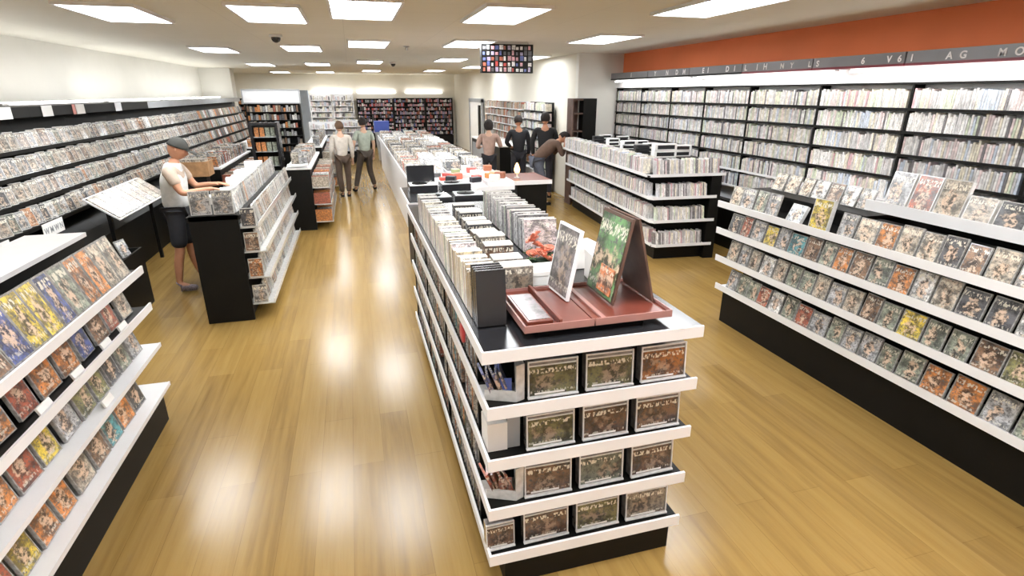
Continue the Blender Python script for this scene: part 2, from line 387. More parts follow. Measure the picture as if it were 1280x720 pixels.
case = make_case('disc_case', .136, .19, .014)
shelfname = ['bottom tier', 'lower middle tier', 'upper middle tier', 'top tier']
special = {(2, 4): 'yellow', (2, 6): 'teal', (1, 13): 'yellow', (2, 12): 'orange', (0, 14): 'orange'}
for k, (x, z) in enumerate(tiers):
    y = 4.36; n = 0
    while y > 1.45:
        w = rnd.choice([.125, .136, .14, .15, .165])
        if k == 0 and y < 2.6: w = rnd.choice([.165, .19])
        n += 1
        cname, col = pick(MIX, WR)
        if (k, n) in special: cname = special[(k, n)]; col = MC[cname]
        if not (k == 3 and 3.14 < y - w / 2 < 3.72):
            xx = x + .035 + .012
            hh = rnd.uniform(.94, 1.05) * .19
            place(case, loc=(xx, y - w / 2, z + .030), rot=(-TILT - rnd.uniform(0, .05), 0, -math.pi / 2 + rnd.uniform(-.05, .05)), scale=(w / .140, 1, hh / .19), color=jit(col),
                  label=f'{cname} disc case, {shelfname[k]} of the right display, {ordn(n)} from far end', group='face-out cases on the long right display')
        y -= w + rnd.uniform(.006, .016)
# second row: smaller cases leaning behind the top ledge, far part
y = 4.30; n = 0
while y > 3.32:
    w = rnd.choice([.13, .15]); n += 1
    cname, col = pick(MIX, WR)
    place(case, loc=(3.75, y - w / 2, 1.350), rot=(-R(20), 0, -math.pi / 2 + rnd.uniform(-.1, .1)), scale=(w / .140, 1, .85), color=jit(col),
          label=f'{cname} disc case on the rear shelf of right display, {ordn(n)} from far end', group='cases on the rear shelf')
    y -= w + rnd.uniform(.01, .03)
# big cases on the raised white shelf
big = make_case('boxed_set', .17, .25, .03, cov='cover', rim='clear', cat='boxed set')
y = 3.02; n = 0
for cn in ['silver grey', 'rust red', 'beige', 'beige', 'charcoal', 'silver grey', 'beige', 'brown']:
    w = .17; n += 1
    place(big, loc=(3.62, y - w / 2, 1.432), rot=(-R(14), 0, -math.pi / 2 + rnd.uniform(-.08, .08)), scale=(1, 1, 1.02 if n < 4 else .7), color=jit(MC[cn]),
          label=f'{cn} boxed set on the raised white shelf at right, {ordn(n)} from far end', group='boxed sets on the raised shelf')
    y -= w + .012
# the yellow picture box and its white neighbour on the ledge
place(big, loc=(3.37, 3.30, 1.206), rot=(-R(10), 0, -math.pi / 2 + .12), scale=(.95, 1.3, .95), color=MC['yellow'],
      label='bright yellow boxed set standing proud on the top ledge of the right display', group='boxed sets on the top ledge')
place(big, loc=(3.37, 3.56, 1.210), rot=(-R(25), 0, -math.pi / 2), scale=(.9, 1, .6), color=(.6, .66, .72),
      label='low white and pale blue boxed set beside the yellow one on the right display', group='boxed sets on the top ledge')
for yy, w in ((4.05, .20), (3.28, .17)):
    c = MB(); c.box(-.045, .045, -w / 2, w / 2, 0, .012, bev=.003); c.box(.03, .045, -w / 2, w / 2, .012, .07, bev=.003); c.box(-.045, -.03, -w / 2, w / 2, .012, .05, bev=.003)
    tag(c.build('label_holder', M['white'], None, (3.90, yy, 1.3465)), 'glossy white label holder on rear shelf of right display, ' + ('nearest its far end' if yy > 4 else 'beside yellow boxed set'), 'label holder')

# ------------------------------------------------------------------ left display unit
u = empty('display_unit', 'stepped white shelf unit with colourful cases at the near left edge', 'display unit', (-1.46, 3.9, 0))
def L(x): return x + 1.46
def Ly(y): return y - 3.9
MB().box(-1.0, 0, Ly(Y0), 0, 0, .24).build('plinth', M['black'], u)
MB().box(L(-1.74), L(-1.68), Ly(Y0), 0, .24, 1.36).build('back_panel', M['black'], u)
tl = [(-1.42, .24), (-1.42, .545), (-1.42, .82), (-1.42, 1.08)]
for k, (x, z) in enumerate(tl):
    s_ = MB().box(L(-1.68), L(x - .012), Ly(Y0), .06, z, z + .025).build('shelf', M['white'] if k < 2 else M['black'], u)
    MB().box(L(x - .012), L(x), Ly(Y0), .06, z, z + (.028 if k < 2 else .05)).build('lip', M['white'], s_)
MB().box(L(-1.98), L(-1.66), Ly(Y0), 0, 1.36, 1.385).build('top_board', M['white'], u)
MB().box(L(-1.98), L(-1.94), Ly(Y0), 0, .24, 1.36).build('rear_panel', M['black'], u)
spec2 = {(3, 7): 'yellow', (3, 4): 'orange', (3, 3): 'orange', (3, 5): 'grey green', (3, 6): 'navy blue', (2, 1): 'beige', (2, 2): 'rust red', (2, 3): 'brown', (2, 4): 'navy blue', (2, 5): 'orange', (2, 6): 'orange', (0, 2): 'orange', (0, 7): 'orange', (0, 8): 'yellow'}
for k, (x, z) in enumerate(tl):
    y = 3.86 if k else 3.72; n = 0
    while y > 1.5:
        w = rnd.choice([.13, .14, .15, .16]) + (.02 if k < 3 else 0)
        n += 1
        cname, col = pick(MIX, WLf)
        if (k, n) in spec2: cname = spec2[(k, n)]; col = MC[cname]
        xx = x - (.03 if k == 3 else .075); hh = (.27 if k == 3 else .195)
        place(case, loc=(xx - .012, y - w / 2, z + .031), rot=(-R(20 if k == 3 else 14), 0, math.pi / 2 + rnd.uniform(-.05, .05)), scale=(w / .140, 1, hh / .19), color=jit(col),
              label=f'{cname} disc case, {shelfname[k]} of the left display, {ordn(n)} from far end', group='face-out cases on the near left display')
        y -= w + (rnd.uniform(.012, .05) if k < 3 else .004)
tk = tag(MB().box(-.006, .006, -.055, .055, 0, .045, bev=.002).build('price_ticket', M['paper']), '', 'price ticket')
for n, (k, yy) in enumerate([(2, 3.55), (2, 3.30), (2, 2.95), (2, 2.62), (1, 3.15)]):
    place(tk, loc=(-1.445, yy, tl[k][1] + .027), rot=(0, -R(20), 0),
          label=f'blank white price ticket, {shelfname[k]} of left display, {ordn(n + 1 if k == 2 else 1)} from far end', group='price tickets on the near left display')

# ------------------------------------------------------------------ centre counter with end cap
u = empty('display_counter', 'tall black and white display counter in the middle with clear cases on its end', 'display counter', (.42, 1.9, 0))
def L(x): return x - .42
def Ly(y): return y - 1.9
X0, X1, YE = .42, 1.40, 4.95
MB().box(L(.50), L(1.36), Ly(1.90), Ly(YE), 0, .17).build('plinth', M['black'], u)
MB().box(L(.66), L(1.14), Ly(2.10), Ly(YE), .17, 1.24).build('core_panel', M['black'], u)
tc_ = [.17, .43, .69, .945]
for k, z in enumerate(tc_):
    fl = .03 * (k / 3)
    s_ = MB().box(L(X0 + .012), L(X1 - .012), Ly(1.882), Ly(YE), z, z + .022).build('shelf', M['black'], u)
    b = MB(); b.box(L(X0), L(X0 + .012), Ly(1.87), Ly(YE), z - .012, z + .044); b.box(L(X0 + .012), L(X1 - .004), Ly(1.87), Ly(1.882), z - .012, z + .044)
    MB().box(L(X1 - .012), L(X1 - .004), Ly(1.882), Ly(YE), z - .006, z + .022).build('side_edge', M['black'], s_)
    b.build('lip', M['white'], s_)
t_ = MB().box(L(.41), L(1.385), Ly(1.87), Ly(YE), 1.215, 1.25).build('counter_top', M['gloss_black'], u)
b = MB(); b.box(L(.40), L(.41), Ly(1.86), Ly(YE), 1.198, 1.253); b.box(L(.41), L(1.39), Ly(1.86), Ly(1.87), 1.198, 1.251)
b.box(L(.41), L(.60), Ly(YE) - .01, Ly(YE), 1.215, 1.265)
b.build('lip', M['white'], t_)
dv = []
for y in (2.14, 3.1, 4.0, 4.9):
    for x0, x1 in ((.44, .66), (1.14, 1.38)):
        MB().box(L(x0), L(x1), Ly(y), Ly(y) + .02, .19, 1.215).build('divider', M['black'], u)
# keeper cases on the end
def make_keeper():
    w, h, d = .225, .172, .05
    b = MB(); b.box(-w / 2 + .002, w / 2 - .002, -d / 2 + .004, d / 2, .001, h - .001, 0, bev=.002)
    b.frame(-w / 2, w / 2, -d / 2 - .004, -d / 2 + .004, 0, h, .006, 1)
    b.box(-w / 2 - .002, w / 2 + .002, -d / 2 - .012, -d / 2 + .004, .0, .010, 1, bev=.002)
    b.box(-w / 2 + .006, w / 2 - .006, -d / 2 - .001, -d / 2 + .006, h - .026, h - .021, 1)
    r = b.build('keeper_case', [M['smoke'], M['rimwhite']]); tag(r, '', 'case')
    c = MB(); c.box(-w / 2 + .008, w / 2 - .008, -d / 2 + .0, -d / 2 + .005, .012, h - .028); c.build('cover', M['cover_dark'], r)
    MB().box(-w / 2 + .03, w / 2 - .06, -d / 2 - .002, -d / 2 - .0005, .016, .024).build('title_strip', M['paper'], r)
    return r
kp = make_keeper()
cols4 = [['beige', 'olive', 'olive', 'orange'], ['white', 'olive', 'brown', 'brown'], ['rust red', 'brown', 'grey green', 'brown'], ['brown', 'brown', 'olive', 'beige']]
rn = ['top shelf', 'second shelf from the top', 'third shelf from the top', 'lowest shelf']
for r in range(4):
    z = tc_[3 - r] + .024
    for c in range(4):
        if r == 0 and c == 0: continue
        if r == 1 and c == 0: continue
        if r == 2 and c == 0: continue
        x = [.502, .726, .99, 1.255][c] - .005 * r
        cn = cols4[r][c]
        place(kp, loc=(x, 1.955, z), rot=(-R(4), 0, rnd.uniform(-.03, .03)), scale=(.60 if c == 0 else 1, 1, (.82 if c == 0 else 1) * rnd.uniform(.97, 1.03)), color=jit(MC[cn]),
              label=f'clear case with {cn} picture, {shelfname[3 - r]} of counter end, {ordn(c + 1)} from left', group='clear cases on the counter end')
def corner_pack(z, name, cn, lab, cat='storage pack'):
    e = empty(name, lab, cat, (.50, 2.0, z))
    b = MB(); b.prism([(-.065, -.02), (.06, -.075), (.10, -.06), (.10, .07), (-.065, .09)], 0, .012, 'z')
    b.prism([(.06, -.075), (.10, -.06), (.10, .07), (.092, .07), (.092, -.055), (.058, -.066)], .012, .17, 'z'); b.prism([(-.065, -.02), (.06, -.075), (.058, -.066), (-.06, -.014)], .012, .05, 'z')
    b.build('clear_tray', M['clear'], e)
    g = MB()
    for i in range(5): 
        T = Matrix.Translation((-.03 + i * .02, .02, .012)) @ Matrix.Rotation(.3 * rnd.uniform(-1, 1), 4, 'Z') @ Matrix.Rotation(-.35, 4, 'Y')
        g.box(-.005, .005, -.05, .05, 0, .10 + rnd.uniform(0, .03), T=T)
    o = g.build('folded_sleeves', M['cover'], e); o.color = (*MC[cn], 1)
    bl = MB(); bl.box(-.03, .03, -.001, .001, 0, .07); q = bl.build('flap', M['blue'] if cn == 'navy blue' else M['cover'], e, (.02, -.035, .02), (-.5, 0, -.25)); q.color = (*MC[cn], 1)
corner_pack(tc_[3] + .024, 'sleeve_tray', 'navy blue', 'open clear corner tray with a blue flap under the counter top lip')
corner_pack(tc_[1] + .024, 'sleeve_tray', 'rust red', 'open clear corner tray with red flowery sleeves, third shelf of the counter end')
e = empty('paper_block', 'white paper block with grey edge on the corner of the second end shelf', 'paper block', (.50, 2.02, tc_[2] + .024))
MB().box(-.06, .03, -.06, .06, 0, .14, bev=.002).build('blank_face', M['paper'], e); MB().box(.031, .09, -.05, .06, 0, .15).build('page_edges', M['grey'], e)

# cases along the aisle side shelves of the counter (packed on edge, spines out)
thin = tag(MB().box(-.06, .06, -.0065, .0065, 0, .165, bev=.0012).build('packed_case', M['cover_fine']), '', 'disc case')
sidek = ['bottom side tier', 'lower middle side tier', 'upper middle side tier', 'top side tier']
for k, z in enumerate(tc_):
    y = 2.2; n = 0
    while y < 4.88:
        if any(abs(y - d_ - .01) < .03 for d_ in (3.1, 4.0)): y += .04; continue
        if rnd.random() < .03: y += .08; continue
        cname, col = pick(MIX, WR); n += 1
        sec = 'near' if y < 3.1 else 'middle' if y < 4.0 else 'far'
        place(thin, loc=(.505, y, z + .023), rot=(rnd.uniform(-.05, .05) if y > 2.3 else 0, 0, rnd.uniform(-.05, .05)), scale=(1, 1, rnd.uniform(.9, 1.12)), color=jit(col, .2),
              label=f'{cname} case on edge, {sidek[k]} of middle counter, {sec} section', group=f'{cname} packed cases {k} {sec}')
        y += rnd.uniform(.034, .048)
# red round tin on the side
tg = tag(smooth(MB().lathe([(.05, 0), (.052, .01), (.052, .03), (.05, .035)], n=24).build('round_tin', M['tinted'], None, (.445, 2.55, 1.02), (0, -math.pi / 2, 0))), 'round red tin hooked on the aisle side of the middle counter below its top', 'tin')
tg.color = (.5, .05, .05, 1); tg.location = (.470, 2.5, 1.055)

# sleeves on the counter top
slv = tag(MB().box(-.0635, .0635, -.006, .006, 0, .19, bev=.0012).build('record_sleeve', [M['cover_fine']]), '', 'record sleeve')
def sleeve_mesh():
    b = MB(); b.box(-.0635, .0635, -.008, .008, 0, .186, 0); b.box(-.0635, .0635, -.0085, .0085, .186, .19, 1); b.box(-.0645, -.0635, -.0085, .0085, 0, .19, 2)
    return b.mesh('record_sleeve', [M['sleeve'], M['paper'], M['spine']])
slv.data = sleeve_mesh()
blk = tag(MB().box(-.0635, .0635, -.010, .010, 0, .19, bev=.002).build('record_sleeve', M['gloss_black']), '', 'record sleeve')
y = 2.10; n = 0
while y < 4.22:
    n += 1
    tone = rnd.choice(['cream', 'light grey', 'white', 'cream', 'pale pink', 'light grey', 'pale green']); col = PC[tone]
    cn = tone
    if n <= 4: cn = 'black'; col = (.015, .015, .015)
    elif n <= 9: cn = 'tan'; col = (.30, .22, .13)
    elif n < 30 and rnd.random() < .5: cn = 'tan'; col = (.45, .36, .22)
    elif rnd.random() < .15: cn = 'dark'; col = (.06, .055, .05)
    sec = 'nearest the red tray' if y < 2.9 else 'in its middle stretch' if y < 3.9 else 'towards its far end'
    o = place(blk if n <= 4 else slv, loc=(.50, y, 1.255), rot=(R(-6) + rnd.uniform(-.012, .012), 0, rnd.uniform(-.02, .02)), scale=(1.02, 1, (1.3 if n <= 4 else rnd.uniform(1.0, 1.15))), color=jit(col),
          label=f'{cn} sleeve in the packed left row on the middle counter, {sec}', group=f'{cn} sleeves of the left row, {sec}')
    y += .0235 if n > 4 else .03
# second row: bundles with wide white tops
bun = empty('case_bundle', '', 'case bundle')
MB().box(-.085, .085, -.05, .05, 0, .135, bev=.003).build('dark_block', M['cover_dark'], bun); MB().box(-.084, .084, -.05, .05, .135, .142).build('white_top', M['paper'], bun)
for k in range(4): MB().box(-.088, -.085, -.045 + k * .023, -.03 + k * .023, .01, .13).build('spine_edge', M['cover_fine'], bun)
yy = [2.50, 2.70, 2.90, 3.10, 3.29, 3.47, 3.64, 3.80, 3.96, 4.11]
for n, y in enumerate(yy):
    place(bun, loc=(.72 + .005 * n, y, 1.251), rot=(0, 0, rnd.uniform(-.06, .06)), scale=(.95, .85 + rnd.uniform(0, .2), rnd.uniform(.9, 1.12)), color=jit(rnd.choice([MC['brown'], MC['charcoal'], MC['beige']])),
          label=f'white-topped bundle in the middle row on the centre counter, {ordn(n + 1)} behind the red tray', group='white-topped bundles on the centre counter')
y = 3.14; n = 0
while y < 4.3:
    n += 1; tone = rnd.choice(['light grey', 'white', 'dark grey', 'pale pink', 'light grey', 'pale green']); sec = 'beside the roses' if y < 3.6 else 'past the roses' if y < 4.1 else 'at the far end'
    place(slv, loc=(1.07, y, 1.256), rot=(R(-10), 0, -.10 + rnd.uniform(-.01, .01)), scale=(1.6, 1, rnd.uniform(1.0, 1.12)), color=jit(PC[tone]),
          label=f'tall {tone} sleeve in the right row on the middle counter, {sec}', group=f'{tone} sleeves of the right row, {sec}')
    y += .03
# loose white boxes by the roses and behind the tray
def wbox(x, y, w, l, h, lab, rz=0):
    e = MB(); e.box(-w / 2, w / 2, -l / 2, l / 2, 0, h, bev=.004); e.box(-w / 2 - .003, w / 2 + .003, -l / 2 - .003, l / 2 + .003, h - .02, h + .002, bev=.002)
    tag(e.build('white_box', M['paper'], None, (x, y, 1.251), (0, 0, rz)), lab, 'box')
wbox(.92, 2.62, .22, .16, .075, 'flat white box between the red tray and the roses')
wbox(1.22, 2.86, .2, .2, .12, 'squat white box right of the roses on the middle counter', .1)
wbox(1.22, 2.58, .14, .12, .15, 'upright white box behind the leaning picture on the middle counter', -.1)
# roses
e = empty('rose_bouquet', 'small bouquet of coral pink roses in a dark green bowl on the middle counter', 'flowers', (.98, 2.88, 1.251))
smooth(MB().lathe([(.035, 0), (.06, .02), (.075, .05), (.07, .055)], n=20).build('bowl', plain('dark_green', (.02, .05, .025), .4), e))
leafm = plain('leaf_green', (.06, .14, .05), .6, var=.3, scale=40)
lf = MB()
for i in range(22):
    a = rnd.uniform(0, 6.28); r = rnd.uniform(.04, .085); T = Matrix.Translation((r * math.cos(a), r * math.sin(a), .05 + rnd.uniform(0, .04))) @ Euler((rnd.uniform(-.7, .7), rnd.uniform(-.7, .7), a)).to_matrix().to_4x4()
    lf.add([T @ Vector(p) for p in ((0, 0, 0), (.02, .012, .004), (.045, 0, .0), (.02, -.012, .004))], [(0, 1, 2, 3)])
lf.build('foliage', leafm, e)
rosem = plain('rose_coral', (.78, .30, .20), .6, var=.35, scale=60)
def rose():
    b = MB()
    for ring, (rr, nn, h) in enumerate(((.006, 3, .020), (.012, 4, .020), (.019, 5, .017), (.026, 6, .012))):
        for i in range(nn):
            a = 6.28 * i / nn + ring * .5; T = Matrix.Rotation(a, 4, 'Z') @ Matrix.Translation((rr, 0, 0)) @ Matrix.Rotation(.15 + ring * .25, 4, 'Y')
            w = .009 + ring * .004
            b.add([T @ Vector(p) for p in ((0, -w, 0), (0, w, 0), (.002, w * .9, h * .7), (.004, 0, h), (.002, -w * .9, h * .7))], [(0, 1, 2, 3, 4)])
    b.lathe([(.012, -.004), (.018, .004), (.010, .012)], n=10)
    return b.mesh('rose', rosem)
rm = rose()
for p in [(-.05, -.02, .08), (-.01, -.05, .09), (.03, -.03, .10), (-.02, .0, .13), (.05, .02, .09), (.0, .04, .11), (-.04, .03, .15), (-.03, .01, .18), (.07, -.05, .05), (.09, -.07, .03), (.02, -.075, .06)]:
    o = bpy.data.objects.new('rose', rm); C.objects.link(o); o.parent = e; o.location = p; o.scale = (1.15,) * 3; o.rotation_euler = (rnd.uniform(-.5, .5), rnd.uniform(-.5, .5), rnd.uniform(0, 6))
# red display tray
e = empty('display_tray', 'reddish brown open display tray with pink edge at the front of the middle counter', 'tray', (.60, 1.93, 1.251))
MB().box(.07, .56, .05, .40, 0, .035).build('riser', M['black'], e)
b = MB(); b.box(0, .30, 0, .44, .035, .048); b.box(.306, .66, 0, .44, .035, .048); b.build('tray_floor', M['tray_red'], e)
b = MB(); b.box(-.006, .30, -.006, 0, .03, .062, bev=.001); b.box(.306, .666, -.006, 0, .03, .062, bev=.001); b.box(-.006, 0, 0, .44, .03, .062); b.box(.66, .666, 0, .44, .03, .062); b.box(0, .66, .44, .446, .03, .062); b.box(.34, .36, 0, .44, .048, .056)
b.build('rim', M['tray_pink'], e)
b = MB(); b.box(.012, .125, .015, .34, .048, .072, bev=.003); b.build('lidded_compartment', M['tray_red'], e)
p_ = MB().box(.022, .115, .028, .325, .072, .075).build('picture_inlay', M['cover_fine'], e); p_.color = (.16, .13, .14, 1)
b = MB(); b.box(.145, .16, .0, .44, .048, .075, bev=.003); b.build('hinge_rail', M['tray_red'], e)
# leaning picture (white-edged, dark art)
e = empty('framed_picture', 'dark picture with a white edge leaning upright in the red tray', 'picture', (.865, 2.28, 1.3005), -math.pi / 2 + .06)
T = Matrix.Translation((0, 0, .002)) @ Matrix.Rotation(-R(11), 4, 'X')
b = MB(); b.box(-.115, .115, -.008, .008, 0, .33, T=T, bev=.002); b.build('frame', M['white'], e)
q = MB().box(-.103, .103, -.0095, -.008, .012, .318, T=T).build('artwork', M['cover_dark'], e); q.color = (.45, .40, .40, 1)
MB().box(-.01, .01, 0, .005, 0, .2, T=Matrix.Translation((0, .056, .004)) @ Matrix.Rotation(-R(3), 4, 'X')).build('easel_leg', M['white'], e)
# large album standing like a tent: pictured front, brown inside
e = empty('standing_album', 'large album standing open like a tent, green and orange front, brown inside', 'album', (1.05, 2.055, 1.306), 0)
gm = cover_mat('album_front', 9)
def leaf(p0, p1, q1, q0, th, name, mat):
    p0, p1, q1, q0 = map(Vector, (p0, p1, q1, q0)); n = (p1 - p0).cross(q0 - p0).normalized() * th
    b = MB(); b.add([p0, p1, q1, q0, p0 + n, p1 + n, q1 + n, q0 + n], [(0, 1, 2, 3), (4, 5, 6, 7), (0, 1, 5, 4), (1, 2, 6, 5), (2, 3, 7, 6), (3, 0, 4, 7)])
    return b.build(name, mat, e)
leaf((.0, .29, 0), (.0, .0, 0), (.075, .0, .385), (.075, .29, .385), .010, 'front_cover', M['brownwood'])
art = leaf((-.0110, .278, .012), (-.0110, .012, .012), (.0615, .012, .372), (.0615, .278, .372), .002, 'cover_art', gm); art.color = (.14, .30, .12, 1)
leaf((.19, .0, 0), (.19, .29, 0), (.090, .29, .385), (.090, .0, .385), .010, 'back_cover', M['brownwood'])
ob = leaf((-.0105, .17, .03), (-.0105, .03, .03), (.0129, .03, .15), (.0129, .17, .15), .004, 'orange_figure', gm); ob.color = (.65, .22, .08, 1)

# ------------------------------------------------------------------ right wall shelving
bays = [10.78, 9.75, 8.72, 7.75, 6.72, 5.50, 4.36, 3.2, 2.05, 1.0]
rowz = [2.055, 1.84, 1.62, 1.395, 1.165, .935]
for i in range(len(bays) - 1):
    y1, y0 = bays[i], bays[i + 1]
    w = y1 - y0
    e = empty('shelf_bay', f'white and black shelving bay on the right wall, {ordn(i + 1)} from the corner', 'wall shelving', (5.25, y0, 0), group='shelf bays on the right wall')
    MB().box(.13, .17, .001, w - .001, .9 - .2, 2.29).build('back_panel', M['white'], e)
    MB().box(0, .17, w - .026, w - .001, .7, 2.29).build('upright', M['black'], e)
    MB().box(-.01, .17, .001, w - .001, 2.28, 2.30).build('top_rail', M['black'], e)
    for k, z in enumerate(rowz):
        s_ = MB().box(0, .13, .001, w - .03, z - .018, z).build('shelf', M['white'], e)
        MB().box(-.012, 0, .001, w - .001, z - .02, z + .008).build('shelf_edge', M['black'] if k < 4 else M['white'], s_)
    MB().box(.0, .165, .001, w - .001, 0, .7).build('base_cupboard', M['black'], e)
tall = tag(MB().box(-.01, .10, -.0105, .0105, 0, .17, bev=.001).build('spine_out_case', M['spine']), '', 'disc case')
WP = {'white': 10, 'pale pink': 4, 'light grey': 3, 'cream': 3, 'pale green': 1.5, 'pale blue': 1.2, 'dark grey': 1.5, 'dusty rose': 1.2}
rowlab = ['top shelf', 'second shelf', 'third shelf', 'fourth shelf', 'fifth shelf', 'sixth shelf']
stuff = MB(); cnt = 0
for i in range(len(bays) - 1):
    y1, y0 = bays[i], bays[i + 1]
    if y1 < 3.3: continue
    for k, z in enumerate(rowz[:6]):
        y = y1 - .045
        base = 'white'
        while y > y0 + .02:
            if rnd.random() < .12: base = rnd.choice(['white', 'pale pink', 'cream', 'light grey', 'pale green', 'pale blue'])
            tone, col = (base, PC[base]) if rnd.random() < .55 else pick(PALE, WP)
            h = rnd.uniform(.155, .19)
            ind = y1 <= 5.6 and k < 5 and y > 3.25
            if ind and cnt < 300:
                cnt += 1
                place(tall, loc=(5.264, y, z + .0015), scale=(1, 1, h / .17), rot=(rnd.uniform(-.02, .02), 0, 0), color=jit(col),
                      label=f'{tone} spine-out case, {rowlab[k]} of right wall, {ordn(i + 1)} bay from corner', group=f'{tone} cases, {rowlab[k]}, {ordn(i + 1)} bay')
            else:
                stuff.box(5.256, 5.36, y - .0098, y + .0098, z + .001, z + h)
            y -= .0235
st = stuff.build('packed_disc_cases', M['pale_goods']); tag(st, 'dense rows of pale spine-out cases filling the far bays of the right wall', 'disc cases', kind='stuff')
# lettered boards above
texts = {}
import math as _m
FPX = 680.4; YAW = .2738; PIT = -.3438; HC = 2.2
def ray(u_, v_):
    d0 = Vector(((u_ - 640) / FPX, -(v_ - 360) / FPX, -1)); f = 1; w_ = d0.y
    yv = f * math.cos(PIT) - w_ * math.sin(PIT); zv = f * math.sin(PIT) + w_ * math.cos(PIT); xv = d0.x
    return Vector((xv * math.cos(YAW) + yv * math.sin(YAW), -xv * math.sin(YAW) + yv * math.cos(YAW), zv))
def atX(u_, v_, X): d0 = ray(u_, v_); t0 = X / d0.x; return Vector((X, d0.y * t0, HC + d0.z * t0))
def glyph(txt, size, parent, loc, mat, rot):
    cu = bpy.data.curves.new('text', 'FONT'); cu.body = txt; cu.size = size; cu.extrude = .001; cu.align_x = 'CENTER'; cu.offset = size * .025
    o = bpy.data.objects.new('text', cu); C.objects.link(o); dg = bpy.context.evaluated_depsgraph_get(); dg.update()
    me = bpy.data.meshes.new_from_object(o.evaluated_get(dg)); bpy.data.objects.remove(o)
    me.materials.clear(); me.materials.append(mat)
    q = bpy.data.objects.new('lettering', me); C.objects.link(q); q.parent = parent; q.location = loc; q.rotation_euler = rot
    return q
pan = [(10.78, 9.3), (9.29, 8.0), (7.99, 6.75), (6.74, 5.52), (5.51, 4.38), (4.37, 3.2), (3.19, 2.0)]
glyphs = [(790, 'I'), (810, 'H'), (820, 'Y'), (835, 'N'), (847, 'D'), (856, 'M'), (880, 'E'), (886, 'I'), (910, 'D'), (919, 'I'), (933, 'L'), (947, 'I'), (957, 'H'), (978, 'N'), (990, 'Y'), (1012, 'L'), (1022, 'S'), (1078, '6'), (1110, 'V'), (1123, '6'), (1138, 'I'), (1184, 'A'), (1201, 'G'), (1249, 'M'), (1270, 'O')]
for i, (y1, y0) in enumerate(pan):
    e = empty('lettered_board', f'dark grey lettered board above the right wall shelves, {ordn(i + 1)} from the corner', 'sign', (5.10, y0, 2.445), group='category boards on the orange wall')
    MB().box(0, .31, 0, y1 - y0 - .008, .022, .125).build('board', M['signgrey'], e)
    MB().box(-.006, .31, 0, y1 - y0 - .008, 0, .022).build('lower_trim', M['maroon'] if i > 2 else M['black'], e)
    for u_, tx in glyphs:
        p = atX(u_, 82, 5.10)
        if y0 + .03 < p.y < y1 - .03:
            glyph(tx, .10 if p.y > 6 else .085, e, (-.003, p.y - y0, .038), M['chalk'], (math.pi / 2, 0, -math.pi / 2))

# ------------------------------------------------------------------ island of spine-out cases before the right wall
ANG = -R(4.6)
e = empty('island_display', 'low island display of white shelves packed with spine-out cases before the right wall', 'display island', (3.70, 6.45, 0), ANG)
ISL = e; LEN = 4.0; W = 1.02
def isl(x, y, z): return Matrix.Rotation(ANG, 4, 'Z') @ Vector((x, y, 0)) + Vector((3.70, 6.45, z))
tz = [.20, .54, .86, 1.16]; tx = [.12, .06, .02, -.04]
MB().box(.20, W, .12, LEN, 0, .20).build('plinth', M['black'], e)
MB().box(.34, W, .24, LEN, .20, 1.16).build('core_panel', M['black'], e)
MB().box(.9, W + .03, .02, .24, 0, 1.16).build('end_panel', M['black'], e)
for k, z in enumerate(tz):
    x = tx[k]; s_ = MB().prism([(x + .012, x * .5 + .03 + .03 * (3 - k)), (x + .06, .012 + .03 * (3 - k) * .4), (W - .03 + (.10 if k == 3 else 0), .012), (W - .03 + (.10 if k == 3 else 0), LEN), (x + .012, LEN)], z, z + .02, 'z').build('shelf', M['white'] if k < 3 else M['black'], e)
    b = MB(); b.box(x, x + .012, .04 + .02 * (3 - k), LEN, z - .004, z + .034); b.box(x + .04, W - .03 + (.10 if k == 3 else 0), 0, .012, z - .004, z + .034)
    b.prism([(x, .06), (x + .012, .06), (x + .06, .012), (x + .05, .0)], z - .004, z + .034, 'z'); b.build('lip', M['white'], s_)
wh = tag(MB().box(-.01, .09, -.0085, .0085, 0, .17, bev=.001).build('film_case', M['spine']), '', 'film case')
WI = {'light grey': 6, 'white': 3, 'dark grey': 3, 'cream': 3, 'pale pink': 1.5, 'pale green': 1, 'dusty rose': 1}
stuff = MB(); cnt = 0
nm = shelfname
for k, z in enumerate(tz):
    hh = .20 if k == 3 else .18
    # front, spines towards the viewer
    x = .17 if k < 3 else .10
    while x < (.86 if k < 3 else 1.0):
        tone, col = pick(PALE, WI); p = isl(x, .05, z + .021); cnt += 1
        place(wh, loc=p, rot=(-.1, 0, math.pi / 2 + ANG), scale=(1, 1, hh / .17 * rnd.uniform(.9, 1.05)), color=jit(col),
              label=f'{tone} film case facing the viewer, {nm[k]} of island display', group=f'{tone} film cases, front, {nm[k]}')
        x += .0195
for k, z in enumerate(tz):
    hh = .20 if k == 3 else .18
    y = .22
    while y < LEN - .05:
        tone, col = pick(PALE, WI)
        if cnt < 300 and y < .22 + .0195 * 40:
            cnt += 1; p = isl(tx[k] + .035, y, z + .021)
            place(wh, loc=p, rot=(0, 0, ANG), scale=(1, 1, hh / .17 * rnd.uniform(.9, 1.05)), color=jit(col),
                  label=f'{tone} film case, aisle side near the front corner, {nm[k]} of island', group=f'{tone} film cases, aisle side, {nm[k]}')
        else:
            h = hh * rnd.uniform(.9, 1.05); a = Matrix.Translation((3.70, 6.45, 0)) @ Matrix.Rotation(ANG, 4, 'Z')
            stuff.box(tx[k] + .03, tx[k] + .13, y - .0085, y + .0085, z + .021, z + .021 + h, T=a)
        y += .0195
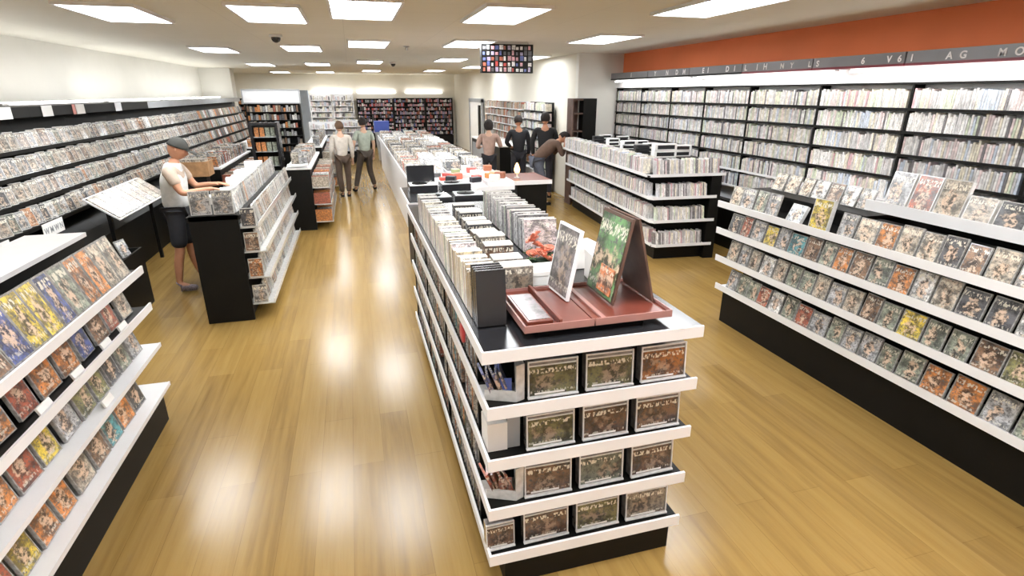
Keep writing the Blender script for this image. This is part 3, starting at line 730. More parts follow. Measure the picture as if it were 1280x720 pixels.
for i in range(3):   # second row behind on the top
    y = .3 + .0
    while y < LEN - .1:
        a = Matrix.Translation((3.70, 6.45, 0)) @ Matrix.Rotation(ANG, 4, 'Z')
        if i == 0: stuff.box(.10, .2, y - .008, y + .008, 1.181, 1.181 + rnd.uniform(.18, .21), T=a)
        y += .0195
st = stuff.build('packed_film_cases', M['pale_goods']); tag(st, 'dense rows of grey and white film cases along the aisle side of the island display', 'film cases', kind='stuff')
# black and white goods on the island top
rs = tag(MB().box(.0, .62, 0, 3.3, 0, .16).build('black_riser', M['black'], None, isl(.36, .45, 1.181), (0, 0, ANG)), 'black riser block on top of the island display under the boxed players', 'riser')
cas = tag(MB().box(-.09, .09, -.05, .05, 0, .05, bev=.004).build('boxed_cassette', M['tinted']), '', 'boxed cassette')
cas2 = MB().box(-.07, .07, -.052, -.05, .012, .04).build('label_window', M['gloss_black'], cas)
n = 0
for (x, y, s_, tone) in [(.45, .6, 1.9, 'white'), (.75, .7, 1.6, 'white'), (.40, 1.25, 1.2, 'black'), (.62, 1.4, 1.3, 'white'), (.45, 1.9, 1.3, 'white'), (.72, 2.0, 1.2, 'black'), (.42, 2.5, 1.2, 'white'), (.65, 2.7, 1.2, 'white'), (.40, 3.2, 1.1, 'black'), (.62, 3.4, 1.2, 'white'), (.80, 3.0, 1.2, 'black')]:
    n += 1
    for lv in range(2):
        p = isl(x, y, 1.342 + .05 * s_ * lv + .001 * lv); c = (.8, .8, .79) if (tone == 'white') ^ (lv == 1 and rnd.random() < .3) else (.02, .02, .02)
        cn = 'white' if c[0] > .5 else 'black'
        o = place(cas, loc=p, rot=(0, 0, ANG + rnd.uniform(-.15, .15)), scale=(s_, 1.1, s_), color=c, label=f'{cn} boxed player on top of the island display, {ordn(n)} from the near end, {"upper" if lv else "lower"} layer', group='boxed players on the island')
        for ch in o.children: ch.color = (1, 1, 1, 1)

# ------------------------------------------------------------------ left wall shelving
lb = [6.2, 7.5, 8.8, 10.1, 11.4, 12.7, 14.0, 15.3, 16.6, 17.9, 19.2, 20.2]
lrow = [(-3.40, 1.63), (-3.32, 1.40), (-3.24, 1.17), (-3.16, .94)]
for i in range(-1, len(lb) - 1):
    y0, y1 = (lb[i], lb[i + 1]) if i >= 0 else (5.1, 6.2)
    e = empty('shelf_bay', f'black stepped wall shelving bay on the left wall, {ordn(i + 2)} from the near end', 'wall shelving', (-2.92, y0, 0), group='shelf bays on the left wall')
    w = y1 - y0
    MB().box(-1.56, 0, .001, w - .001, 0, .62).build('base_cupboard', M['black'], e)
    MB().prism([(-1.4, .62), (0, .62), (-.14, .70), (-.38, .90), (-.74, 1.95), (-1.4, 1.95)], .001, w - .001).build('sloping_back', M['black'], e)
    MB().box(-1.57, -.50, .001, w - .001, 1.95, 2.06).build('header_board', M['grey'] if i > 3 else M['black'], e)
    for k, (x, z) in enumerate(lrow):
        s_ = MB().box(x + 2.92 - .12, x + 2.92 + .06, .001, w - .001, z - .022, z).build('shelf', M['black'], e)
        MB().box(x + 2.92 + .05, x + 2.92 + .062, .001, w - .001, z - .022, z + .015).build('lip', M['black'], s_)
wc = make_case('fanned_case', .13, .18, .012, cov='cover_fine', rim='clear', rimw=.004)
lr = ['top row', 'second row', 'third row', 'bottom row']
cnt = 0; stuff = MB()
for k, (x, z) in enumerate(lrow):
    y = 5.9; n = 0
    while y < 20.0:
        if rnd.random() < .24: y += .055
        cname, col = pick(MIX, {'beige': 8, 'silver grey': 4, 'white': 2, 'brown': 4, 'orange': 1, 'charcoal': 1.5, 'rust red': 1, 'grey green': 1.5})
        col = tuple(c * .62 + .03 for c in col)
        n += 1
        if cnt < 296 and y < 14.6:
            cnt += 1
            place(wc, loc=(x + .0, y, z + .005), rot=(-R(14), 0, math.pi / 2 - rnd.uniform(.1, .4)), scale=(1, 1, rnd.uniform(.95, 1.08)), color=jit(col),
                  label=f'{cname} case in the {lr[k]} on the left wall, {ordn(n)} from the near end', group='cases fanned along the left wall')
        else:
            T = Matrix.Translation((x, y, z + .005)) @ Euler((-R(14), 0, math.pi / 2 - rnd.uniform(.1, .4))).to_matrix().to_4x4(); stuff.box(-.065, .065, -.006, .006, 0, .18, T=T)
        y += rnd.uniform(.118, .145)
tag(stuff.build('fanned_cases', M['mixed_goods']), 'many small mixed cases fanned along the far end of the left wall', 'disc cases', kind='stuff')
# header cards
cd = tag(MB().box(-.003, .003, -.12, .12, 0, .12, bev=.001).build('header_card', M['tinted']), '', 'sign card')
for n, (u_, col, cn) in enumerate([(5, (.8, .8, .77), 'white'), (59, (.8, .8, .78), 'white'), (93, (.6, .25, .22), 'red'), (101, (.8, .78, .75), 'cream'), (149, (.85, .86, .9), 'bright white')]):
    p = atX(u_, 139, -3.415)
    place(cd, loc=(-3.413, p.y, 1.945), scale=(1, 1.0 if n != 2 else .3, 1), color=col, label=f'{cn} card on the dark header of the left wall, {ordn(n + 1)} from the near end', group='cards on the left header')
# two lettered price signs on the black base
def price_sign(y, w, lab):
    e = empty('price_sign', lab, 'sign', (-3.092, y, .815))
    MB().box(0, .006, -w / 2, w / 2, 0, .14, bev=.001).build('card', M['paper'], e)
    glyph('W M W N', .085, e, (.007, 0, .035), M['grey'], (math.pi / 2, 0, math.pi / 2))
price_sign(6.62, .42, 'white paper sign with grey lettering hanging below the left wall shelves')
price_sign(5.62, .42, 'white paper sign cut by the picture edge below the left wall shelves')

# slanted tray of covers standing out from the left wall
e = empty('cover_tray', 'slanting tray of cream and white covers standing out from the left wall', 'tray', (-2.78, 7.0, .97))
T = Matrix.Rotation(R(38), 4, 'Y')
MB().box(-.20, .20, 0, 1.7, 0, .015, T=T).build('tray_board', M['white'], e)
for i in range(8):
    b = MB().box(-.18, .18, .02 + i * .21, .02 + i * .21 + .19, .015, .03, T=T).build('cover_sheet', M['cover_fine'], e); b.color = (*rnd.choice([PC['cream'], PC['white'], MC['beige']]), 1)
for yy_ in (.15, 1.5): MB().box(-.02, .02, yy_, yy_ + .04, -.97, -.01).build('leg', M['black'], e)

# low black bin by the left wall with a few cases
e = empty('floor_bin', 'black floor bin at the foot of the left wall next to the near left display', 'bin', (-2.88, 5.7, 0))
MB().box(0, .56, 0, .88, 0, .55).build('bin_body', M['black'], e); b = MB(); b.box(0, .56, 0, .02, .55, .63); b.box(0, .56, .86, .88, .55, .63); b.box(0, .02, .02, .86, .55, .63); b.box(.54, .56, .02, .86, .55, .63); b.build('bin_rim', M['black'], e)
for n, (x, y, cn) in enumerate([(-2.62, 5.85, 'silver grey'), (-2.62, 6.1, 'charcoal'), (-2.55, 6.33, 'beige'), (-2.45, 6.5, 'silver grey')]):
    place(case, loc=(x, y, .551), rot=(-R(20), 0, R(70)), scale=(1, 1, 1), color=jit(MC[cn]), label=f'{cn} disc case standing in the black floor bin, {ordn(n + 1)} from its near end', group='cases in the floor bin')

# ------------------------------------------------------------------ left aisle counters
def rack_shelf(b, x0, x1, y0, y1, z):
    b.box(x0, x1, y0, y1, z, z + .012); b.box(x1 - .008, x1, y0, y1, z + .012, z + .05)
e = empty('browser_counter', 'black end browser counter with bulging racks where the capped man stands', 'browser counter', (-1.58, 5.7, 0))
LB = e; L2 = 3.3
MB().box(0, .43, 0, .035, 0, 1.09).build('end_panel', M['black'], e)
MB().box(.05, .40, .035, L2, .0, 1.05).build('body', M['black'], e)
MB().box(-.02, .45, .0, L2, 1.05, 1.09).build('counter_top', M['black'], e)
for k, z in enumerate([.15, .43, .70, .95]):
    b = MB(); rack_shelf(b, .40, .64 if k < 3 else .60, .04, L2, z); b.build('wire_shelf', M['clear'], e)
box_ = make_case('slipcased_disc', .135, .19, .02, cov='cover_fine', rim='clear', rimw=.006)
for k, z in enumerate([.15, .43, .70, .95]):
    y = .12; n = 0
    while y < L2 - .05:
        n += 1; cname, col = pick(MIX, {'silver grey': 6, 'white': 2, 'beige': 4, 'charcoal': 5, 'brown': 3, 'orange': .6})
        a = -R(4) + rnd.uniform(-.1, .1)
        if n == 1: loc, rot = (-1.58 + .51, 5.7 + .055, z + .015), (-.05, 0, 0)
        else: loc, rot = (-1.58 + .555, 5.7 + y + .06, z + .017), (-R(10), 0, math.pi / 2 + rnd.uniform(-.12, .12))
        place(box_, loc=loc, rot=rot, scale=(1, 1, 1.0 if k < 3 else .95), color=jit(col),
              label=f'{cname} slipcased disc, {shelfname[k]} of black end counter, {ordn(n)} from its end', group='slipcased discs on the end counter racks')
        y += .142 if n > 1 else .08
# rows standing on the counter
n = 0
for (x, rz) in ((-1.50, 0), (-1.30, 0)):
    cname = 'silver grey'; n += 1
    place(box_, loc=(x + .02, 5.80, 1.091), rot=(-.06, 0, rz), scale=(1.35, 1, 1.2), color=jit(MC['silver grey']), label=f'silver grey slipcased disc at the near edge of black end counter, {ordn(n)} from left', group='slipcased discs at the counter front')
y = 5.92; n = 0
while y < 8.9:
    n += 1; cname, col = pick(MIX, {'silver grey': 5, 'white': 5, 'beige': 4, 'orange': 1.2, 'rust red': .8, 'charcoal': 1})
    place(box_, loc=(-1.19, y, 1.091), rot=(-R(6), 0, math.pi / 2 + rnd.uniform(-.1, .1)), scale=(1, 1, 1.15), color=jit(col), label=f'{cname} slipcased disc standing on top of black end counter, {ordn(n)} in row', group='slipcased discs on the end counter top')
    y += .145
# white boxes the man is browsing
wb = tag(MB().box(-.12, .12, -.10, .10, 0, .16, bev=.004).build('white_carton', M['tinted']), '', 'carton')
MB().box(-.121, -.12, -.07, .07, .03, .12).build('printed_panel', M['cover_dark'], wb).color = (.5, .5, .5, 1)
wb.color = (.8, .8, .79, 1)
for n, (x, y, s_) in enumerate([(-1.44, 6.45, .5), (-1.44, 6.9, .5), (-1.42, 7.35, .9), (-1.42, 7.65, .8), (-1.42, 7.95, 1.0), (-1.42, 8.3, .8), (-1.42, 8.65, 1.2)]):
    o = place(wb, loc=(x, y, 1.091), rot=(0, 0, rnd.uniform(-.2, .2)), scale=(1, 1, s_), color=(.8, .8, .79), label=f'white carton on the black end counter before the capped man, {ordn(n + 1)} from the near end', group='white cartons on the end counter')

def racked_counter(x0, x1, y0, y1, ztop, lab, side, gname, seed):
    e = empty('browser_counter', lab, 'browser counter', (x0, y0, 0)); w = x1 - x0; l = y1 - y0
    MB().box(0, w, 0, .035, 0, ztop).build('end_panel', M['black'], e); MB().box(.03, w - .03, .035, l, 0, ztop - .04).build('body', M['black'], e)
    MB().box(-.02, w + .02, -.02, l, ztop - .0, ztop + .03).build('counter_top', M['white'], e)
    for z in (.12, .42, .70):
        b = MB(); rack_shelf(b, w - .03, w + side, .04, l, z); b.build('wire_shelf', M['clear'], e)
    g = MB()
    for z in (.133, .433, .713):
        y = .06
        while y < l - .05: g.box(w + .0, w + side - .02, y, y + .03, z, z + rnd.uniform(.14, .2)); y += .036
    g2 = g.build('racked_goods', M['mixed_goods'], e); g2['kind'] = 'stuff'
    return e
racked_counter(-1.10, -.74, 9.65, 12.3, 1.02, 'black browser counter with a white ledge and small racks, behind the end counter', .28, 'a', 1)
racked_counter(-1.10, -.74, 13.6, 17.0, 1.02, 'black browser counter far down the aisle beyond the walking customer', .28, 'b', 2)
racked_counter(-2.75, -2.2, 10.2, 13.2, 1.0, 'black browser counter near the left wall behind the white cartons', .25, 'c', 3)
racked_counter(-2.75, -2.2, 14.0, 17.0, 1.0, 'far black browser counter close to the left wall', .25, 'd', 4)
dv_ = tag(MB().box(-.006, .006, -.07, .07, 0, .18, bev=.001).build('racked_disc', M['cover_fine']), '', 'disc case')
def rowof(x, y0, y1, z, lab, grp, step=.06, sc=1, pal=MIX, wts=None, rz=math.pi / 2):
    y = y0
    wts = wts or {'silver grey': 5, 'white': 6, 'beige': 4, 'brown': 2, 'orange': 1, 'charcoal': 2, 'rust red': 1}
    while y < y1:
        cname, col = pick(pal, wts)
        place(dv_, loc=(x, y, z), rot=(0, R(-12) if rz else 0, rz + rnd.uniform(-.15, .15)), scale=(1, sc, rnd.uniform(.9, 1.2)), color=jit(col), label=f'{cname} {lab}', group=f'{cname} {grp}')
        y += step
rowof(-.85, 9.95, 12.2, 1.051, 'disc standing on the second black browser counter', 'discs on the second counter')
rowof(-1.0, 10.2, 12.2, 1.051, 'disc in the rear row on the second black browser counter', 'rear row discs on the second counter')
rowof(-.85, 13.7, 16.9, 1.051, 'disc standing on the far browser counter of the left aisle', 'discs on the far left counter', .09)
rowof(-2.3, 10.3, 13.1, 1.031, 'disc on the browser counter near the left wall', 'discs on the left wall counter', .09)
rowof(-2.55, 10.3, 13.1, 1.031, 'disc in the wall side row of the counter near left wall', 'wall side discs', .09)
rowof(-2.3, 14.1, 16.9, 1.031, 'disc on the farthest counter by the left wall', 'discs on the farthest left counter', .11)
# white open book on the ledge of the second counter
b = MB(); b.box(-.16, 0, -.09, .09, 0, .014, T=Matrix.Rotation(R(6), 4, 'Y')); b.box(0, .16, -.09, .09, 0, .014, T=Matrix.Rotation(-R(6), 4, 'Y'))
ob = tag(b.build('open_catalogue', M['paper'], None, (-.93, 9.72, 1.07)), 'pale open catalogue on the white ledge of the second black counter', 'catalogue')

# kiosk with black frame, wood crate in front
e = empty('magazine_rack', 'black framed magazine rack beyond the white cartons', 'rack', (-1.95, 12.0, 0))
b = MB(); b.frame(0, .52, 0, .06, .0, 1.66, .05); b.box(.0, .05, .06, .4, 0, 1.66); b.box(.47, .52, .06, .4, 0, 1.66); b.build('frame', M['gloss_black'], e)
MB().box(.05, .47, .36, .4, .05, 1.6).build('back_panel', M['black'], e)
for k in range(5):
    MB().box(.05, .47, .05, .36, .25 + k * .28, .265 + k * .28).build('shelf', M['grey'], e)
    g = MB(); 
    for j in range(4): g.box(.07 + j * .1, .15 + j * .1, .08, .1, .266 + k * .28, .44 + k * .28)
    q = g.build('magazine_row', M['mixed_goods'], e)
e = empty('wooden_crate', 'tan wooden crate of cases on a black stand near the left wall', 'crate', (-2.62, 9.35, 1.0))
MB().box(.06, .38, .06, .30, -1.0, 0).build('stand', M['black'], e)
cm = plain('crate_wood', (.40, .22, .10), .6, var=.25, scale=10)
b = MB(); b.box(0, .44, 0, .02, 0, .22); b.box(0, .44, .34, .36, 0, .22); b.box(0, .02, .02, .34, 0, .22); b.box(.42, .44, .02, .34, 0, .22); b.box(.02, .42, .02, .34, 0, .02); b.build('crate_box', cm, e)
q = MB().box(.05, .39, .05, .30, .02, .25).build('packed_sleeves', M['cover_fine'], e); q.color = (*MC['beige'], 1)

# ------------------------------------------------------------------ table behind the middle counter
e = empty('low_table', 'black gloss table of record players behind the middle counter', 'table', (.55, 5.3, 0))
MB().box(0, .92, 0, 2.2, .94, 1.0, bev=.004).build('table_top', M['gloss_black'], e)
MB().box(.06, .86, .06, 2.14, 0, .94).build('pedestal', M['black'], e)
MB().box(-.012, 0, 0, 2.2, .94, 1.0).build('edge_strip', M['white'], e)
def player(x, y, z, w, l, lab, lid=True, rz=0, base='grey'):
    e = empty('record_player', lab, 'record player', (x, y, z), rz)
    MB().box(-w / 2, w / 2, -l / 2, l / 2, 0, .09, bev=.006).build('case_body', M['gloss_black'], e)
    MB().box(-w / 2 + .01, w / 2 - .01, -l / 2 + .01, l / 2 - .01, .09, .096).build('deck', M[base], e)
    smooth(MB().lathe([(min(w, l) * .33, .096), (min(w, l) * .33, .106), (.01, .107), (.004, .115)], c=(-w * .1, 0, 0), n=28).build('platter', M['black'], e))
    MB().tube((w * .36, l * .3, .115), (w * .15, -l * .2, .112), .006).build('tone_arm', M['steel'], e)
    if lid: MB().box(-w / 2, w / 2, l / 2 - .012, l / 2, .09, .09 + .22, T=Matrix.Identity(4)).build('raised_lid', M['gloss_black'], e)
player(.83, 6.25, 1.001, .36, .32, 'silver-decked record player at the near left of the black table', False, .05)
player(1.24, 6.30, 1.001, .36, .32, 'second record player on the black table, right of the silver one', False, -.05)
player(.80, 7.15, 1.001, .36, .30, 'record player with raised black lid at the far left of the table', True, 0, 'paper')
player(1.22, 7.15, 1.001, .38, .30, 'grey decked record player at the far right of the black table', False, .03)
tag(MB().box(-.33, .33, -.05, .05, 0, .04, bev=.008).build('grey_soundbar', M['grey'], None, (1.05, 5.92, 1.001)), 'long grey bar-shaped tray at the near edge of the black table', 'speaker bar')
# far record island
e = empty('record_island', 'long white-edged record island running to the back beyond the black table', 'record island', (.72, 7.75, 0))
MB().box(0, 1.5, 0, 10.2, .86, .92).build('island_top', M['white'], e)
MB().box(.05, 1.45, .05, 10.1, 0, .86).build('body', M['white'], e)
for x in (.0, .36, .72, 1.10, 1.49): MB().box(x, x + .014, 0, 10.2, .92, .975).build('rail', M['white'], e)
MB().box(0.02, 1.48, 0.02, .05, .3, .86).build('end_panel', M['black'], e)
rec = tag(MB().box(-.13, .13, -.012, .012, 0, .21, bev=.002).build('record_album', M['cover_fine']), '', 'record')
for j, x in enumerate((.905, 1.27, 1.635, 2.02)):
    y = 8.05 + (1.2 if j > 0 else 0) + (.3 if j > 1 else 0)
    while y < 17.9:
        cname, col = pick(MIX, {'white': 7, 'silver grey': 4, 'beige': 4, 'rust red': 1, 'charcoal': 2, 'brown': 1, 'teal': .4})
        sec = 'near third' if y < 11.5 else 'middle third' if y < 14.5 else 'far third'
        place(rec, loc=(x, y, .933), rot=(-R(28) - rnd.uniform(0, .25), 0, rnd.uniform(-.1, .1)), scale=(1, 1, 1), color=jit(col), label=f'{cname} record leaning in the {ordn(j + 1)} lane of the long island, {sec}', group=f'{cname} records, lane {j}, {sec}')
        y += .12 + max(0, y - 8.9) * .012
# red goods and a poinsettia-like heap at the near end
rd = tag(MB().box(-.07, .07, -.05, .05, 0, .06, bev=.008).build('gift_box', M['tinted']), '', 'gift box')
n = 0
for (x, y, c, cn) in [(1.25, 8.15, (.6, .10, .07), 'red'), (1.43, 8.2, (.62, .16, .10), 'coral'), (1.33, 8.45, (.5, .07, .06), 'dark red'), (1.6, 8.3, (.7, .68, .66), 'white'), (1.15, 8.5, (.1, .1, .1), 'black'), (1.82, 8.6, (.75, .74, .72), 'white'), (1.95, 8.2, (.55, .22, .06), 'orange'),
                      (1.5, 8.65, (.35, .4, .2), 'olive green'), (1.75, 9.1, (.7, .7, .68), 'white'), (2.1, 9.0, (.4, .14, .07), 'brown'), (2.1, 8.5, (.6, .4, .3), 'tan'), (1.3, 7.9, (.02, .02, .025), 'black'), (1.7, 8.0, (.5, .08, .06), 'red'), (1.95, 7.9, (.75, .74, .7), 'white'), (2.1, 8.15, (.3, .1, .05), 'brown'), (1.8, 8.85, (.55, .12, .1), 'dull red'), (1.65, 7.85, (.03, .03, .04), 'jet black')]:
    n += 1; place(rd, loc=(x, y, .9765), rot=(0, 0, rnd.uniform(-.5, .5)), scale=(rnd.uniform(.9, 1.3), 1, rnd.uniform(.8, 1.6)), color=c, label=f'{cn} gift box at the near end of record island, {ordn(n)} from left', group='gift boxes on the record island')
e = empty('side_table', 'small reddish topped side table at the near right of the record island', 'table', (2.36, 8.25, 0))
MB().box(0, .62, 0, .9, .86, .90, bev=.004).build('table_top', M['tray_red'], e); MB().box(0, .62, -.012, 0, .84, .905).build('front_edge', M['white'], e); MB().box(.06, .56, .06, .84, 0, .86).build('pedestal', M['black'], e)
e = empty('table_lamp', 'small glowing amber lamp on the reddish side table', 'lamp', (2.5, 8.6, .901))
am, t, b = nt('amber_glow'); b.inputs['Base Color'].default_value = (.8, .45, .15, 1); b.inputs['Emission Color'].default_value = (1, .55, .2, 1); b.inputs['Emission Strength'].default_value = 3
smooth(MB().lathe([(.05, 0), (.05, .01), (.012, .02), (.010, .08)], n=16).build('base', M['steel'], e)); smooth(MB().lathe([(.035, .08), (.05, .13), (.03, .20), (.01, .24)], n=16).build('shade', am, e))

# ------------------------------------------------------------------ far back
def goods_wall(name, lab, x0, x1, y, z0, z1, nx, nz, mat, frame, depth=.35, group=None, cell=.85):
    e = empty(name, lab, 'wall shelving', (x0, y, 0), group=group); w = x1 - x0
    MB().box(0, w, depth - .02, depth, 0, z1).build('back_panel', M[frame], e)
    MB().box(0, w, 0, depth - .02, 0, z0 - .05).build('base_cupboard', M['black'], e)
    MB().box(0, .03, 0, depth - .02, z0, z1).build('upright', M[frame], e); MB().box(w - .03, w, 0, depth - .02, z0, z1).build('upright', M[frame], e)
    dz = (z1 - z0) / nz
    for k in range(nz): MB().box(.03, w - .03, 0, depth - .02, z0 + k * dz - .02, z0 + k * dz).build('shelf', M[frame], e)
    g = MB()
    for k in range(nz):
        for i in range(nx):
            ww = (w - .08) / nx; x = .04 + i * ww
            if rnd.random() < .93: g.box(x, x + ww * rnd.uniform(.6, .95), .03, .12, z0 + k * dz + .001, z0 + k * dz + dz * rnd.uniform(.45, cell))
    q = g.build('shelved_goods', M[mat], e); q['kind'] = 'stuff'
    return e
goods_wall('goods_shelf', 'dark shelving of red and pink goods on the back wall, left section', .25, 1.75, YB - .36, .6, 1.98, 18, 9, 'red_goods', 'black')
goods_wall('goods_shelf', 'dark shelving of red and purple goods on the back wall, middle section', 1.76, 3.1, YB - .36, .5, 2.0, 18, 9, 'red_goods', 'black')
goods_wall('goods_shelf', 'dark shelving of red and purple goods on the back wall beside the door corner', 3.11, 4.28, YB - .36, .5, 2.0, 16, 9, 'red_goods', 'black')
goods_wall('goods_shelf', 'white framed shelving of pale prints on the back wall, left of the red goods', -1.6, -.75, YB - .36, .6, 2.15, 9, 7, 'pale_goods', 'white')
goods_wall('goods_shelf', 'white framed shelving of pale prints next to the red goods shelving', -.72, .12, YB - .36, .6, 2.15, 9, 7, 'pale_goods', 'white')
goods_wall('goods_shelf', 'brown goods shelving at the far left corner of the back wall', -4.3, -2.2, YB - .36, .5, 2.0, 24, 7, 'mixed_goods', 'black')
e = empty('grey_pillar', 'blue grey pillar cabinet in front of the back wall prints', 'pillar', (-1.95, 22.0, 0)); MB().box(0, .50, 0, .4, 0, 2.3).build('cabinet_body', M['bluegrey'], e); MB().box(.04, .46, -.01, 0, .1, 2.2).build('cabinet_door', M['bluegrey'], e)
# mid-left poster header and shelves
e = goods_wall('goods_shelf', 'tall brown goods shelving under a white light box, far left', -2.85, -1.40, 17.4, .6, 1.92, 20, 6, 'mixed_goods', 'black')
e = empty('light_box', 'long white light box with a grey rim above the far left shelving', 'light box', (-2.88, 17.42, 1.93)); MB().box(0, 1.5, .0, .2, 0, .36).build('panel', M['white'], e); b = MB(); b.frame(-.01, 1.51, -.012, 0, -.01, .37, .03); b.build('rim', M['grey'], e)
# poster stands in the far middle
for n, (x, y) in enumerate([(-.95, 18.5), (-.1, 19.5)]):
    goods_wall('goods_shelf', f'free-standing pale shelving of discs in the far left aisle, {"left" if n == 0 else "right"} one of the pair', x - .35, x + .45, y, .4, 1.35, 10, 5, 'pale_goods', 'white')
# blue display
e = empty('waste_bin', 'blue-topped grey bin standing in the aisle before the back wall', 'bin', (.95, 20.0, 0)); MB().prism([(-.16, 0), (.16, 0), (.23, .95), (-.23, .95)], -.18, .18).build('bin_body', M['grey'], e)
MB().prism([(-.24, .95), (.24, .95), (.25, 1.30), (-.25, 1.30)], -.2, .2).build('hood', M['blue'], e)
# shelving on the far right wall
for n, (y0, y1, mat, lab) in enumerate([(14.0, 18.2, 'mixed_goods', 'pale packed shelving on the far right wall behind the service counter'), (12.1, 13.8, 'pale_goods', 'black and white shelving on the far right wall beside the tall cabinet')]):
    e = empty('goods_shelf', lab, 'wall shelving', (4.38, y0, 0)); w = y1 - y0
    MB().box(-.02, 0, 0, w, .3, 2.0).build('back_panel', M['white' if n == 0 else 'black'], e)
    g = MB()
    for k in range(7):
        MB().box(-.2, -.02, 0, w, .55 + k * .21 - .02, .55 + k * .21).build('shelf', M['white' if n == 0 else 'black'], e); y = .02
        while y < w - .06: 
            g.box(-.18, -.05, y, y + .04 + .05 * n, .551 + k * .21, .551 + k * .21 + rnd.uniform(.12, .18)); y += .055 + .06 * n
    q = g.build('shelved_goods', M[mat], e); q['kind'] = 'stuff'
    MB().box(-.35, -.02, 0, w, 0, .5).build('base_cupboard', M['white'], e)
# tall dark cabinet at the wall corner
e = empty('tall_cabinet', 'tall open dark brown cabinet against the white wall end', 'cabinet', (4.22, 10.88, 0))
MB().box(.22, .50, -.32, -.09, 0, 2.10).build('side_panel', M['black'], e)
b = MB(); b.box(.0, .03, -.30, 0, 0, 2.1); b.box(.03, .22, -.02, 0, 0, 2.1); b.box(.03, .22, -.3, -.02, 2.06, 2.1)
for k in range(6): b.box(.03, .22, -.3, -.02, .1 + k * .34, .13 + k * .34)
b.build('open_shelves', M['brownwood'], e)
# service counter by the woman
e = empty('service_counter', 'dark service counter with a pale top beside the person in the brown top', 'counter', (3.28, 12.75, 0))
MB().box(0, .55, 0, 3.2, 0, 1.0).build('counter_body', M['black'], e); MB().box(-.03, .58, -.03, 3.23, 1.0, 1.04, bev=.004).build('counter_top', M['paper'], e)
MB().box(-.004, 0, 1.0, 3.1, .1, .9).build('kick_panel', M['grey'], e)

# ------------------------------------------------------------------ people
def skin_mesh(verts, edges, radii, root=0, sub=2):
    me = bpy.data.meshes.new('rig'); me.from_pydata([tuple(v) for v in verts], edges, []); o = bpy.data.objects.new('rig', me); C.objects.link(o)
    o.modifiers.new('s', 'SKIN').use_smooth_shade = True
    for i, d_ in enumerate(me.skin_vertices[0].data):
        r = radii[i]; d_.radius = r if isinstance(r, tuple) else (r, r); d_.use_root = (i == root)
    m_ = o.modifiers.new('u', 'SUBSURF'); m_.levels = sub; m_.render_levels = sub
    dg = bpy.context.evaluated_depsgraph_get(); dg.update(); out = bpy.data.meshes.new_from_object(o.evaluated_get(dg)); bpy.data.objects.remove(o)
    return out
def head_verts(c, fwd, up, h, n=20):
    """egg-shaped head with brow, nose, lips, chin and ears, as one bmesh"""
    bm = bmesh.new(); bmesh.ops.create_uvsphere(bm, u_segments=28, v_segments=22, radius=1)
    for v in bm.verts:
        x, y, z = v.co
        w = .36 * h * (1 - .20 * max(0, -z) ** 1.3); d = .42 * h * (1 - .10 * max(0, -z)); nx, ny, nz = x * w, y * d, z * h * .5
        if y > .2:
            f = (y - .2) / .8
            ny += f * h * .010
            g = math.exp(-(x / .14) ** 2)
            if -.45 < z < .12: ny += g * h * .085 * max(0, 1 - abs((z + .18) / .30)) * (1.0 if z < -.1 else .8)   # nose
            ny += math.exp(-((z - .16) / .09) ** 2) * h * .014 * math.exp(-(x / .5) ** 2)                           # brow
            ny -= math.exp(-((abs(x) - .33) / .13) ** 2 - ((z - .02) / .09) ** 2) * h * .022                        # sockets
            ny += math.exp(-((z + .50) / .05) ** 2 - (x / .22) ** 2) * h * .014 + math.exp(-((z + .60) / .04) ** 2 - (x / .18) ** 2) * h * .012   # lips
            ny += math.exp(-((z + .86) / .14) ** 2 - (x / .3) ** 2) * h * .03                                         # chin
        v.co = (nx, ny, nz)
    for s in (-1, 1):   # ears, eyes
        r = bmesh.ops.create_uvsphere(bm, u_segments=10, v_segments=8, radius=1)
        for v in r['verts']: v.co = Vector((v.co.x * .02 * h * 1.4 + s * .355 * h, v.co.y * .055 * h - .02 * h, v.co.z * .095 * h - .01 * h))
    z_ = up.normalized(); x_ = fwd.cross(z_).normalized(); y_ = z_.cross(x_).normalized()
    Mx = Matrix((x_, y_, z_)).transposed().to_4x4(); Mx.translation = c
    bm.transform(Mx)
    return bm, Mx
